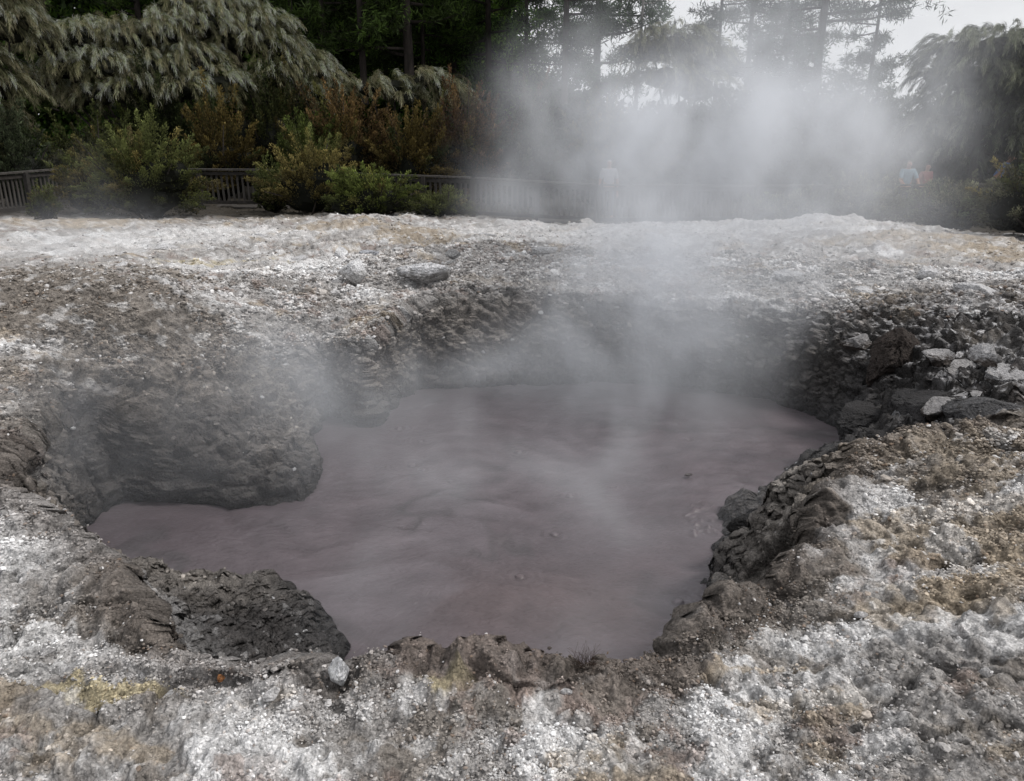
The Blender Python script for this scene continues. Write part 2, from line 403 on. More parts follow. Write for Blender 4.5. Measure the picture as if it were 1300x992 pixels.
# --- colours of the crust
def blob(px, py, z, rx, ry, warp=.35, s=1.0):
    a, b = P(px, py, z)
    ddx = X+warp*n1-a; ddy = Y+warp*n2-b
    return np.exp(-((ddx/rx)**2+(ddy/ry)**2)**1.0)*s
n1 = fbm(X, Y, 0, 1.4, 4, .6, 33); n2 = fbm(X, Y, 0, 1.4, 4, .6, 51)
c_white = np.array((.49,.485,.485)); c_grey = np.array((.29,.277,.268)); c_brown = np.array((.205,.182,.160)); c_tan = np.array((.32,.265,.20)); c_yel = np.array((.37,.32,.21))
c_dark = np.array((.030,.029,.030)); c_dbrown = np.array((.085,.072,.062)); c_pink = np.array((.27,.215,.19))
def cm(base, c, w): return base+(c-base)*w[..., None]
Cc = np.empty(X.shape+(3,)); Cc[:] = c_grey
Cc = cm(Cc, c_white, w_white*.9)
Cc = cm(Cc, c_brown, sstep(.06, .16, fbm(X, Y, Z, 1.6, 6, .60, 91))*(.8-.4*sstep(8, 10, camd)))
Cc = cm(Cc, c_pink, sstep(.12, .2, fbm(X, Y, Z, 2.6, 6, .65, 131))*.65)
Cc = cm(Cc, c_tan, sstep(.12, .24, fbm(X, Y*1.5, Z, .9, 6, .62, 111))*.7)
fine_w = fbm(X, Y, Z, 5, 5, .6, 151)
# regions surveyed in the photo: (colour, px, py, rx, ry, weight)
for c, px, py, rx, ry, wgt_ in (
    (c_brown, 90,380,2.0,.8,.95),(c_brown, 0,430,1.8,1.2,.95),(c_brown,170,430,1.6,1.0,.93),(c_brown,310,465,1.5,.7,.88),(c_dbrown,400,500,.8,1.0,.6),(c_brown,20,520,.6,1.0,.8),
    (c_white,100,320,3.0,1.2,.5),(c_white,250,305,3.0,1.2,.7),(c_white,330,350,1.6,1.0,.65),(c_white,475,276,1.1,1.6,.95),(c_white,420,345,1.0,1.2,.6),(c_grey,520,350,.9,.8,.7),
    (c_tan,540,310,1.1,1.0,.8),(c_tan,420,300,.9,.7,.75),(c_tan,350,285,.8,.8,.5),(c_tan,370,275,1.0,1,.6),(c_yel,285,343,.9,.35,.7),(c_tan,110,288,2.4,1.0,.8),
    (c_white,700,300,2.4,1.6,.55),(c_grey,640,350,1.4,.8,.6),(c_white,850,310,2.6,1.5,.55),(c_white,1000,300,2.6,1.3,.55),(c_tan,1200,320,2.4,1.0,.65),(c_tan,1290,335,1.6,.9,.7),(c_white,1220,362,2.0,.45,.7),
    (c_grey,1050,360,2.0,.7,.6),(c_dbrown,1200,385,1.6,.5,.5),
    (c_white,60,690,.9,.6,.85),(c_white,20,740,.9,.35,.8),(c_white,110,640,.7,.3,.7),(c_grey,100,760,.7,.3,.7),(c_brown,200,760,.45,.35,.8),(c_brown,20,610,.5,.7,.7),
    (c_white,250,850,.5,.12,.7),(c_brown,150,815,.5,.10,.75),(c_yel,120,895,.34,.07,.95),(c_white,240,880,.14,.06,.9),(c_white,60,830,.3,.1,.7),(c_yel,560,890,.20,.06,.97),(c_white,510,893,.06,.05,.8),
    (c_pink,680,860,.8,.2,.85),(c_dbrown,745,850,.12,.1,.7),(c_pink,550,845,.5,.12,.6),(c_brown,830,845,.35,.2,.8),(c_white,440,862,.2,.1,.7),
    (c_dbrown,960,690,.55,.6,.9),(c_brown,960,760,.6,.4,.75),(c_dbrown,1020,670,.4,.35,.8),(c_brown,1080,650,.8,.5,.9),(c_brown,1150,590,1.6,.6,.85),(c_tan,1250,600,1.2,.5,.5),(c_white,1120,670,.25,.35,.9),
    (c_white,1090,705,.35,.10,.6),(c_tan,1230,720,.7,.4,.75),(c_white,1250,690,.5,.12,.5),(c_white,1100,830,.4,.12,.6),(c_white,1230,850,.3,.10,.6),(c_tan,1260,800,.6,.25,.6),(c_tan,980,880,.3,.05,.7),(c_white,1180,770,.4,.10,.6)):
    Cc = cm(Cc, c, sstep(.30, .52, blob(px, py, 0, rx, ry)+(.75 if rx < 1.4 else .32)*fine_w+.35*n2)*wgt_)
Cc = cm(Cc, c_grey*1.1, sstep(.08, .2, fbm(X*.7, Y*1.3, Z, 1.3, 5, .6, 777))*.65*sstep(9, 12, camd))
Cc = cm(Cc, c_white, sstep(.12, .20, fbm(X, Y, Z, 5.0, 4, .55, 201))*.55*sstep(1.0, 1.3, T_))
# crevices and cracks coloured darker
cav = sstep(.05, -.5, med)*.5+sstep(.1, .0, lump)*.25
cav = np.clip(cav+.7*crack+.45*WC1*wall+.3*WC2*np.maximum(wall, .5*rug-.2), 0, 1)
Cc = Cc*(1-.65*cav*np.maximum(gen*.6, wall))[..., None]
# wall: damp dark foot, brown-grey upper face
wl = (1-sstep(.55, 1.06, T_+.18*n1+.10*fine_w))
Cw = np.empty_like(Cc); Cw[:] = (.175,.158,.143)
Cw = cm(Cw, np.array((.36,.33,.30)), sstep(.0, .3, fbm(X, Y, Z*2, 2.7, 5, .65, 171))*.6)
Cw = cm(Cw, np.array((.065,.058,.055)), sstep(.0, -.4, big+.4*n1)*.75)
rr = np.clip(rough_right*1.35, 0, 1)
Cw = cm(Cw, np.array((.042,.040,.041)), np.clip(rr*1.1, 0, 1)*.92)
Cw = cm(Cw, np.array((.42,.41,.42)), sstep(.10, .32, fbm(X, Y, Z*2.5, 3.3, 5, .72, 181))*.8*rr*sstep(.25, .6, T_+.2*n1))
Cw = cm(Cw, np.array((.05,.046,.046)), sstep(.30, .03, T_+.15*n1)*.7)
spit = blob(345, 785, -.6, 1.0, 1.0, .2)
Cw = cm(Cw, np.array((.042,.039,.039)), np.clip(spit*1.5, 0, 1)*.92)
Cw = cm(Cw, np.array((.45,.44,.44)), sstep(.2, .34, fbm(X, Y, Z, 9, 4, .6, 888))*.5*np.clip(spit, 0, 1))
rec_shade = blob(165, 590, -.8, 1.3, 1.1, .2)
Cw = cm(Cw, np.array((.045,.041,.040)), np.clip(rec_shade*1.3, 0, 1)*.8)  # shade of the left recess put into the wall colour
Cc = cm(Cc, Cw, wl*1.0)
lipw = np.exp(-((T_-1.05)/.16)**2)*(camd < 6.5)
Cc = cm(Cc, np.array((.15,.125,.11)), lipw*.55)
# dark ragged rock along the right of the gully
rb = np.clip(np.exp(-(((X-5.2)/1.9)**2+((Y-8.3)/1.6)**2))*1.3, 0, 1)*sstep(-.12, .18, fbm(X, Y, Z, 2.2, 5, .65, 191)+.1)*(T_ > .3)
Cc = cm(Cc, np.array((.05,.046,.044)), rb*.75)
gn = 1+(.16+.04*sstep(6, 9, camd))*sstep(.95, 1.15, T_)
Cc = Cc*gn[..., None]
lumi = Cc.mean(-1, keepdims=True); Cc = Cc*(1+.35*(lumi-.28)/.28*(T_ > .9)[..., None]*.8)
Cc = np.clip(Cc, .010, .74)
wband = sstep(POOL+.16+.05*n1, POOL+.03, Z2)*(T_ < 1.2)
Cc = Cc*(1-.72*wband)[..., None]
wet = np.clip((1-sstep(.0, .5, T_+.2*n1)), 0, 1)*.9
# tone by grain and slope, steep faces darker; then forest litter beyond the sinter
relief = fbm(X, Y, Z, 9, 4, .7, 601)
Cc = Cc*(1+.22*relief+.42*(WI3-.35)*gpat+.40*(WI4-.38))[..., None]
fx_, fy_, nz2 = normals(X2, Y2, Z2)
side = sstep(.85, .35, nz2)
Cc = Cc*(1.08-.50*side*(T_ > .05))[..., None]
ledge = sstep(.72, .92, nz2)*rgw*sstep(.3, .7, T_+.3*n1)*sstep(-.08, .06, fine_w+.3*n2)
Cc = cm(Cc, np.array((.58,.57,.58)), np.clip(ledge*1.2, 0, .9))
lit = sstep(18.8, 20.4, Y+.5*n1*2-.10*np.abs(X)*0+np.where(X > 3, (X-3)*.33, 0))*(T_ > 1)
Cc = cm(Cc, np.array((.045,.038,.028)), lit)
Cc = cm(Cc, np.array((.045,.038,.028)), sstep(11, 14, np.hypot(X, Y-8)-3.5)*(Y < 15)*0)
colr = np.concatenate([Cc.reshape(-1, 3), (1-wet).reshape(-1, 1)], 1)
nr = X.shape[0]
idx = np.arange(nr*NS).reshape(nr, NS); nxt = np.roll(idx, -1, 1)
quads = np.stack([idx[:-1], idx[1:], nxt[1:], nxt[:-1]], -1).reshape(-1, 4)
M_ground = mat_ground('sinter_crust')
ground = mesh_np('ground', np.stack([X2, Y2, Z2], -1).reshape(-1, 3), quads, M_ground, colors=colr)
tag(ground, 'pale crusted geothermal ground with a steep sided crater in it', 'ground', kind='structure')

# --- mud pool
pr = np.concatenate([np.linspace(0.02, 1, 420)])
pth = np.linspace(-math.pi, math.pi, 1300, endpoint=False)
lim = rW(pth)+.25
PX = CX+pr[:, None]*lim*np.cos(pth); PY = CY+pr[:, None]*lim*np.sin(pth)
def ring(cx, cy, f, dec, amp):
    r = np.hypot(PX-cx, (PY-cy)); return amp*np.sin(r*f)*np.exp(-r/dec)
wxp = PX+.30*noise3(PX*.8, PY*.8, 0)+.10*noise3(PX*2.4, PY*2.4, 3); wyp = PY+.30*noise3(PX*.8, PY*.8, 5)+.10*noise3(PX*2.4, PY*2.4, 7)
ex, ey = P(790, 545, POOL); ex2, ey2 = P(600, 600, POOL); ex3, ey3 = P(900, 655, POOL)
act = np.clip(.35+1.2*fbm(PX, PY, 0, .5, 3, .5, 77), .05, 1)
PZ = POOL+.020*noise3(wxp*1.6, wyp*3.4, 0)*act+.010*ridged(wxp, wyp*1.7, 0, 2.6, 3, .5, 19)*act+.010*noise3(wxp*5, wyp*8, 1)*act+.006*noise3(PX*13, PY*19, 2)*act+.003*noise3(PX*29, PY*40, 2)
for k in range(16):
    a, b = P(RS.uniform(480, 980), RS.uniform(520, 800), POOL); s = RS.uniform(.012, .045); rr_ = np.hypot(PX-a, PY-b)/s
    PZ = PZ+s*.38*np.sqrt(np.clip(1-rr_*rr_, 0, 1))-s*.10*np.exp(-((rr_-1.15)/.25)**2)+.004*np.sin(rr_*3.2)*np.exp(-rr_/3.5)*(rr_ > 1)
PZ = PZ+ring(ex, ey, 20, 1.6, .006)+ring(ex2, ey2, 17, 1.2, .007)+ring(ex3, ey3, 46, .35, .006)
for k in range(60):
    a, b = P(RS.uniform(870, 940), RS.uniform(640, 680), POOL); s = RS.uniform(.012, .03)
    PZ = PZ+s*.7*np.exp(-((PX-a)**2+(PY-b)**2)/(s*s))
# folded curving tongues of redder mud
fold = fbm(wxp, wyp*1.2, 0, .55, 4, .5, 300)
tongue = sstep(.0, .2, fold)
da, db = P(690, 770, POOL)
red = np.exp(-(((PX-da+.3*fold)/1.0)**2+((PY-db)/.55)**2))
darkarc = np.exp(-((fold-.08+.05*noise3(wxp*5, wyp*5, 2))/.05)**2)*sstep(-.1, .25, noise3(PX*.9, PY*.9, 12))
PZ0 = PZ.copy(); PZ = PZ+.010*sstep(.02, .16, fold)
pc = np.empty(PX.shape+(3,)); pc[:] = (.090,.074,.081)
pc = cm(pc, np.array((.122,.107,.117)), tongue*.5)
pc = cm(pc, np.array((.082,.062,.064)), np.clip(red*1.3, 0, 1)*(1-tongue*.7))
pc = cm(pc, np.array((.062,.055,.058)), np.clip(darkarc, 0, 1)*.75)
pc = pc*(1+np.clip((PZ0-POOL)*20, -.5, .45))[..., None]  # ripple shading put into the colour: troughs darker, crests lighter
pc = pc*(1+.3*fbm(wxp, wyp*2, 0, 2.2, 4, .6, 60))[..., None]
nr2, nc2 = PX.shape
idx = np.arange(nr2*nc2).reshape(nr2, nc2); nxt = np.roll(idx, -1, 1)
quads = np.stack([idx[:-1], idx[1:], nxt[1:], nxt[:-1]], -1).reshape(-1, 4)
vv = np.stack([PX, PY, PZ], -1).reshape(-1, 3); vv = np.vstack([vv, [CX, CY, POOL]])
tris = np.stack([np.full(nc2, nr2*nc2), idx[0], nxt[0]], -1)
pcc = np.vstack([pc.reshape(-1, 3), [(.11,.095,.1)]])
m = NT('hot_mud'); co = m.n('NewGeometry').outputs['Position']; col = m.n('Attribute', _attribute_name='Col')
mp = m.n('Mapping', Vector=co, Scale=(1, 1.5, 1)); nz_ = m.n('TexNoise', Vector=mp.outputs[0], Scale=14, Detail=7, Roughness=.6, Distortion=.4)
bs = m.n('BsdfPrincipled', Roughness=.40); m.l(col.outputs['Color'], bs.inputs['Base Color']); bs.inputs['Specular IOR Level'].default_value = .4
b = m.n('Bump', Strength=.6, Distance=.012, Height=nz_.outputs['Fac']); m.l(b.outputs[0], bs.inputs['Normal']); m.l(bs.outputs[0], m.out.inputs['Surface'])
pool = mesh_np('mud_pool', vv, [quads, tris], m.m, colors=pcc)
tag(pool, 'boiling mauve grey mud pool rippling in the bottom of the crater', 'mud pool', kind='structure')
# ================================================================ STONES
def ico(sub):
    t = (1+5**.5)/2
    v = [(-1,t,0),(1,t,0),(-1,-t,0),(1,-t,0),(0,-1,t),(0,1,t),(0,-1,-t),(0,1,-t),(t,0,-1),(t,0,1),(-t,0,-1),(-t,0,1)]
    f = [(0,11,5),(0,5,1),(0,1,7),(0,7,10),(0,10,11),(1,5,9),(5,11,4),(11,10,2),(10,7,6),(7,1,8),(3,9,4),(3,4,2),(3,2,6),(3,6,8),(3,8,9),(4,9,5),(2,4,11),(6,2,10),(8,6,7),(9,8,1)]
    v = [np.array(p, float)/np.linalg.norm(p) for p in v]
    for _ in range(sub):
        mid = {}; nf = []
        def m_(a, b):
            k = (min(a, b), max(a, b))
            if k not in mid:
                p = v[a]+v[b]; mid[k] = len(v); v.append(p/np.linalg.norm(p))
            return mid[k]
        for a, b, c in f:
            ab, bc, ca = m_(a, b), m_(b, c), m_(c, a); nf += [(a,ab,ca),(b,bc,ab),(c,ca,bc),(ab,bc,ca)]
        f = nf
    return np.array(v), np.array(f, np.int32)
ICO = {k: ico(k) for k in range(5)}
_fx, _fy, _fz = GX[NI:].ravel()[::3], GY[NI:].ravel()[::3], GZ[NI:].ravel()[::3]
def zat(x, y):
    d = (_fx-x)**2+(_fy-y)**2; i = np.argpartition(d, 4)[:4]
    return float(_fz[i].mean())
M_stone = mat_attr('loose_stone', rough=.9, vs=70, lo=.65, hi=1.35, bump=.006)
M_rock = mat_ground('rock_face')
def rand_rot(n, rs):
    q = rs.normal(size=(n, 4)); q /= np.linalg.norm(q, axis=1)[:, None]; a, b, c, d = q.T
    return np.stack([np.stack([1-2*(c*c+d*d), 2*(b*c-d*a), 2*(b*d+c*a)], -1), np.stack([2*(b*c+d*a), 1-2*(b*b+d*d), 2*(c*d-b*a)], -1), np.stack([2*(b*d-c*a), 2*(c*d+b*a), 1-2*(b*b+c*c)], -1)], 1)
OCT = (np.array([(1,0,0),(-1,0,0),(0,1,0),(0,-1,0),(0,0,1),(0,0,-1)], float), np.array([(0,2,4),(2,1,4),(1,3,4),(3,0,4),(2,0,5),(1,2,5),(3,1,5),(0,3,5)], np.int32))
ICO[-1] = OCT
def scatter(name, label, verts_pos, sizes, cols, sub, rs, flat=(.45, .9), smooth=False):
    n = len(sizes); base, f = ICO[sub]; nt_ = 12
    tmpl = []
    for k in range(nt_):
        b = base.copy(); nn = noise3(b[:, 0]*1.3+k*5, b[:, 1]*1.3, b[:, 2]*1.3)*.55+noise3(b[:, 0]*3+k*5, b[:, 1]*3, b[:, 2]*3)*.2
        tmpl.append(b*(1+nn)[:, None]*np.array((1, rs.uniform(.6, 1), rs.uniform(.45, .8))))
    tmpl = np.array(tmpl)[rs.randint(0, nt_, n)]
    R = rand_rot(n, rs); V = np.einsum('nij,nvj->nvi', R, tmpl)
    V[..., 2] *= rs.uniform(flat[0], flat[1], n)[:, None]
    V = V*sizes[:, None, None]+verts_pos[:, None, :]
    F = (f[None]+(np.arange(n)*len(base))[:, None, None]).reshape(-1, 3)
    C_ = np.repeat(cols[:, None, :], len(base), 1).reshape(-1, 3)
    return tag(mesh_np(name, V.reshape(-1, 3), F, M_stone, colors=C_, smooth=smooth), label, 'gravel', kind='stuff')
colgrid = Cc
def pick(n, r0, r1, rs, cond):
    i = rs.randint(r0, r1, n*3); j = rs.randint(0, NS, n*3)
    ok = cond(i, j); i, j = i[ok][:n], j[ok][:n]
    return i, j
inview = lambda i, j: (GY[i, j] > 1.8) & (np.abs(GX[i, j]) < GY[i, j]*.72+.9)
rs = np.random.RandomState(5)
r0 = NI+NWL
pat = fbm(GX, GY, 0, 1.9, 4, .6, 400)
# near gravel
def gravel(n, ra, rb, smin, smax, name, label, sub, boost=1.0, power=3.0, near=0):
    i, j = pick(n*3, ra, rb, rs, inview)
    keep = rs.rand(len(i)) < (1-.35*w_white[i, j])*(1-.6*np.exp(-(((GX[i, j]+5.5)/3.5)**2+((GY[i, j]-8.5)/2.6)**2)))*np.clip(.28+2.2*pat[i, j]+.05*boost, .04, 1)
    i, j = i[keep][:n], j[keep][:n]
    d = np.hypot(GX[i, j], GY[i, j])
    s = smin+(smax-smin)*rs.rand(len(i))**power
    s = s*np.clip(d/4.5, .8, 2.6)
    pos = np.stack([GX[i, j]+rs.normal(size=len(i))*.012, GY[i, j]+rs.normal(size=len(i))*.012, GZ[i, j]+s*.35], -1)
    c = colgrid[i, j]*rs.uniform(.62, 1.32, len(i))[:, None]
    wv = rs.rand(len(i)); c = np.where((wv < .03)[:, None], mix(c, np.array((.62,.61,.61)), .8), c)
    c = np.where(((wv > .95))[:, None], mix(c, np.array((.20,.14,.10)), .6), c)
    c = np.where(((wv > .76) & (wv < .84))[:, None], c*.45, c)
    return scatter(name, label, pos, s, np.clip(c, .015, .82), sub, rs)
gravel(150000, r0, r0+NR, .003, .0125, 'gravel', 'fine pale gravel lying over the crust round the crater', -1, power=1.5)
gravel(36000, r0, r0+NR, .005, .017, 'grit', 'angular stone chips strewn over the crust round the crater', 0, power=2.2)
gravel(700, r0-6, r0+NR, .012, .032, 'pebbles', 'coarser loose stones mixed into the gravel round the crater', 1, power=2.4)
gravel(22000, r0+NR-60, r0+NR+80, .003, .016, 'rubble', 'loose broken stones over the crust beyond the crater', -1, power=2.4)
def wallstones(n, ra, rb, name, label):
    i, j = pick(n, ra, rb, rs, inview)
    s = .005+.030*rs.rand(len(i))**3.5; d = np.hypot(GX[i, j], GY[i, j]); s *= np.clip(d/7, .6, 1.6)
    pos = np.stack([GX[i, j], GY[i, j], GZ[i, j]], -1)
    c = colgrid[i, j]*rs.uniform(.6, 1.7, len(i))[:, None]
    wv = rs.rand(len(i)); c = np.where((wv < .03)[:, None], mix(c, np.array((.45,.45,.46)), .7), c)
    return scatter(name, label, pos, s, np.clip(c, .012, .6), 0, rs)
wallstones(9000, NI+14, r0+4, 'scree', 'dark crumbling scree clinging to the crater walls')

def rock(px, py, size, color, label, cat='rock', seed=0, name='rock', group=None, sink=.3, rough=1.0, tip=None, rz=0.0, cvar=.35, dz=0.0, white=0.0, z=0.0, Y=None):
    if Y is None:
        x, y = P(px, py, z)
        for _ in range(3): z = zat(x, y); x, y = P(px, py, z)
    else:
        x, y, _z = at(px, py, Y); z = zat(x, y)
    b, f = ICO[4]; k = seed*13.7
    n1_ = ridged(b[:, 0]+k, b[:, 1], b[:, 2], 1.1, 4, .55); n2_ = fbm(b[:, 0]+k, b[:, 1], b[:, 2], 4.0, 4, .6); n0_ = noise3(b[:, 0]*.9+k, b[:, 1]*.9+3, b[:, 2]*.9)
    r = 1+rough*(.20*n1_+.30*n0_+.12*n2_+.07*noise3(b[:, 0]*13+k, b[:, 1]*13, b[:, 2]*13))
    v = b*r[:, None]
    if tip: v[:, 2] = np.where(v[:, 2] > 0, v[:, 2]*(1+tip*np.exp(-4*(v[:, 0]**2+v[:, 1]**2))), v[:, 2])
    pr_ = np.random.RandomState(seed+900)
    for q in range(13 if rough > .9 else 7):
        nn = pr_.normal(size=3); nn /= np.linalg.norm(nn); dd = pr_.uniform(.55, .92); ex2_ = np.maximum(0, v@nn-dd); v = v-ex2_[:, None]*nn*.9
    v = v*(1+.05*rough*ridged(v[:, 0]+k, v[:, 1], v[:, 2]*1.5, 3.5, 3, .6)+.03*fbm(v[:, 0]+k, v[:, 1], v[:, 2], 11, 2))[:, None]
    v = v*np.array(size)/2
    v[:, 2] += size[2]*(.5-sink)+dz
    c = np.array(color)[None]*(1+cvar*2*n2_+.25*n0_)[:, None]
    if white: c = mix(c, np.array((.74,.74,.76))[None], (white*sstep(.0, .45, b[:, 2]*.6+.7*n2_+.2*n1_))[:, None])
    c = np.clip(c, .012, .72)
    o = mesh_np(name, v, f, M_rock, colors=np.hstack([c, np.ones((len(c), 1))])); o.location = (x, y, z); o.rotation_euler = (0, 0, rz)
    return tag(o, label, cat, group=group)
W_ = (.72,.72,.74); G_ = (.26,.255,.26); D_ = (.055,.052,.053); B_ = (.12,.10,.088)
rock(431, 862, (.10,.08,.13), W_, 'white ridged pointed rock at the crater lip above the dark spit', seed=1, tip=.5, sink=.25)
rock(402, 850, (.13,.09,.06), W_, 'flat white slab of crust left of the white pointed rock', seed=2)
rock(281, 862, (.035,.03,.025), (.30,.13,.05), 'small orange brown pebble among the foreground gravel', 'pebble', seed=3, name='pebble')
rock(480, 848, (.055,.05,.055), (.34,.32,.31), 'small grey pointed stone on the near lip right of the white pointed rock', seed=4, tip=.5)
rock(452, 352, (.36,.34,.44), (.50,.49,.48), 'pale craggy boulder with a white side on the slope left of the far wall', 'boulder', seed=5, name='boulder', rough=1.5, white=.9)
rock(434, 328, (.26,.24,.26), W_, 'round white knob of rock just behind the pale craggy boulder', seed=6, rough=1.2)
rock(468, 326, (.34,.25,.16), (.40,.41,.44), 'bluish grey flat stone right of the white knob of rock', seed=7)
rock(545, 352, (.8,.5,.30), (.30,.29,.28), 'dark jagged outcrop capped with white crust above the far wall', 'outcrop', seed=8, name='outcrop', rough=1.6, white=.9)
rock(575, 326, (.28,.24,.16), (.24,.24,.24), 'small grey boulder alone on the tan ground above the dark outcrop', 'boulder', seed=9, name='boulder')
rock(1138, 462, (.56,.50,.60), (.05,.040,.035), 'shaggy dark brown boulder hanging over the gully on the right', 'boulder', seed=10, name='boulder', rough=2.2, sink=.35, Y=8.9)
rock(945, 690, (.25,.24,.26), (.018,.017,.017), 'wet black lump of rock standing at the mud edge on the near right', seed=11, rough=1.2, sink=.35, dz=.12)
rock(978, 672, (.24,.20,.16), (.022,.02,.02), 'dark lumpy rock right behind the wet black lump', seed=12, rough=1.2, dz=.08)
rock(1015, 648, (.26,.18,.10), (.05,.045,.042), 'low dark rock shelf under the right rim', seed=13, rough=1.2)
rock(404, 812, (.035,.03,.03), W_, 'tiny white pebble left on the dark spit', 'pebble', seed=17, name='pebble', z=-.5, group='white pebbles on the dark spit')
rock(388, 803, (.04,.03,.03), W_, 'tiny white pebble left on the dark spit', 'pebble', seed=18, name='pebble', z=-.5, group='white pebbles on the dark spit')
rock(874, 604, (.09,.06,.035), (.10,.09,.09), 'small clod of mud afloat on the pool', 'mud clod', seed=19, name='mud_clod', z=POOL)
rock(745, 285, (.5,.4,.3), (.4,.38,.36), 'pale hummock in the steam on the far skyline', seed=20, sink=.5)
rock(1215, 470, (.7,.4,.14), (.3,.29,.29), 'white crusted slab leaning on the right of the gully', 'slab', seed=21, name='rock_slab', rough=1.4, Y=8.3, sink=.8)
rock(318, 478, (.5,.4,.2), (.17,.145,.125), 'brown bulge of crust on top of the left bluff', seed=23, sink=.5)
k = 30
for (a, b, s, c, wh) in ((1045,430,.4,D_,.3),(1075,455,.35,D_,.1),(1100,500,.4,D_,.1),(1060,500,.3,D_,.0),(1150,520,.4,D_,.2),(1195,505,.4,B_,.3),(1240,495,.4,B_,.4),(1285,470,.45,B_,.5),(1175,545,.3,D_,.2),
                         (1120,545,.3,D_,.0),(1280,520,.4,D_,.3),(1225,540,.3,D_,.3),(1190,440,.3,B_,.4),(1250,440,.35,B_,.5),(1090,425,.3,B_,.3),(1170,500,.7,D_,0),(1250,510,.7,D_,.1),(1100,520,.6,D_,0)):
    rock(a, b+8, (s*1.25, s*.8, s*.55), tuple(v*.6 for v in c), 'dark angular rock in the broken slope right of the pool', seed=k, rough=2.1, white=wh*.9, z=-.4, sink=.72, rz=rs.uniform(0, 6), group='broken rocks in the gully'); k += 1
for (a, b, s) in ((210,316,.35),(330,300,.3),(380,330,.28),(262,358,.3),(505,318,.2),(620,300,.3),(690,318,.3),(1180,350,.4),(1240,372,.5),(1000,352,.35),(1100,372,.4),(1285,300,.3),(155,340,.3)):
    rock(a, b, (s*1.4, s, s*.5), (.40,.39,.385), 'low pale stone half sunk in the crust beyond the crater', seed=k, rough=1.3, white=.5, sink=.5, rz=rs.uniform(0, 6), group='pale stones beyond the crater'); k += 1
for (a, b, s) in ((60,830,.05),(95,862,.035),(180,856,.04),(215,884,.045),(345,885,.05),(262,838,.03),(1000,872,.035),(1098,846,.05),(1180,872,.04),(1030,800,.045),(1222,700,.05),(1095,782,.04),(890,880,.03),(720,880,.035),(1250,858,.06),(1145,735,.05),(700,836,.04),(20,800,.05)):
    rock(a, b, (s*1.5, s, s*.7), (.44,.43,.43), 'fist sized pale stone on the foreground crust', seed=k, rough=1.2, sink=.35, rz=rs.uniform(0, 6), group='pale stones in the foreground'); k += 1
# ================================================================ BOARDWALK, FENCE, PEOPLE
M_wood = mat_noise('weathered_timber', (.028,.025,.023,1), (.085,.078,.071,1), 14, .85, .004, (1,1,.12))
M_woodd = mat_noise('dark_timber', (.016,.014,.013,1), (.05,.045,.04,1), 12, .85, .004)
FP = [(-120,17.6,1.06),(86,22.4,1.05),(335,22.6,1.0),(480,21.8,.93),(600,21.0,.90),(760,21.3,.70),(960,22.3,.60),(1160,23.5,.53),(1420,24.6,.50)]
def fpt(px, Y, ztop): return np.array(((px-CXP)/FPX*Y/ (math.cos(PITCH)+0)*1.0, Y, ztop))
def fence_pt(px, Y, ztop):
    # pixel column -> x at forward distance Y for a point at height ztop
    dz = ztop-CAMH; depth = Y*math.cos(PITCH)-dz*math.sin(PITCH)
    return np.array(((px-CXP)/FPX*depth, Y, ztop))
FPTS = [fence_pt(*p) for p in FP]
flabels = ['dark timber fence section running in from the left edge of the photo', 'dark timber fence section behind the two big left shrubs', 'dark timber fence section behind the bright green low shrub',
           'dark timber fence section just left of the steam', 'pale seeming timber fence section fading into the steam', 'timber fence section hidden deep in the steam', 'timber fence section in front of the person in a blue shirt', 'timber fence section below the leaning person, far right', ]
picket_me = None
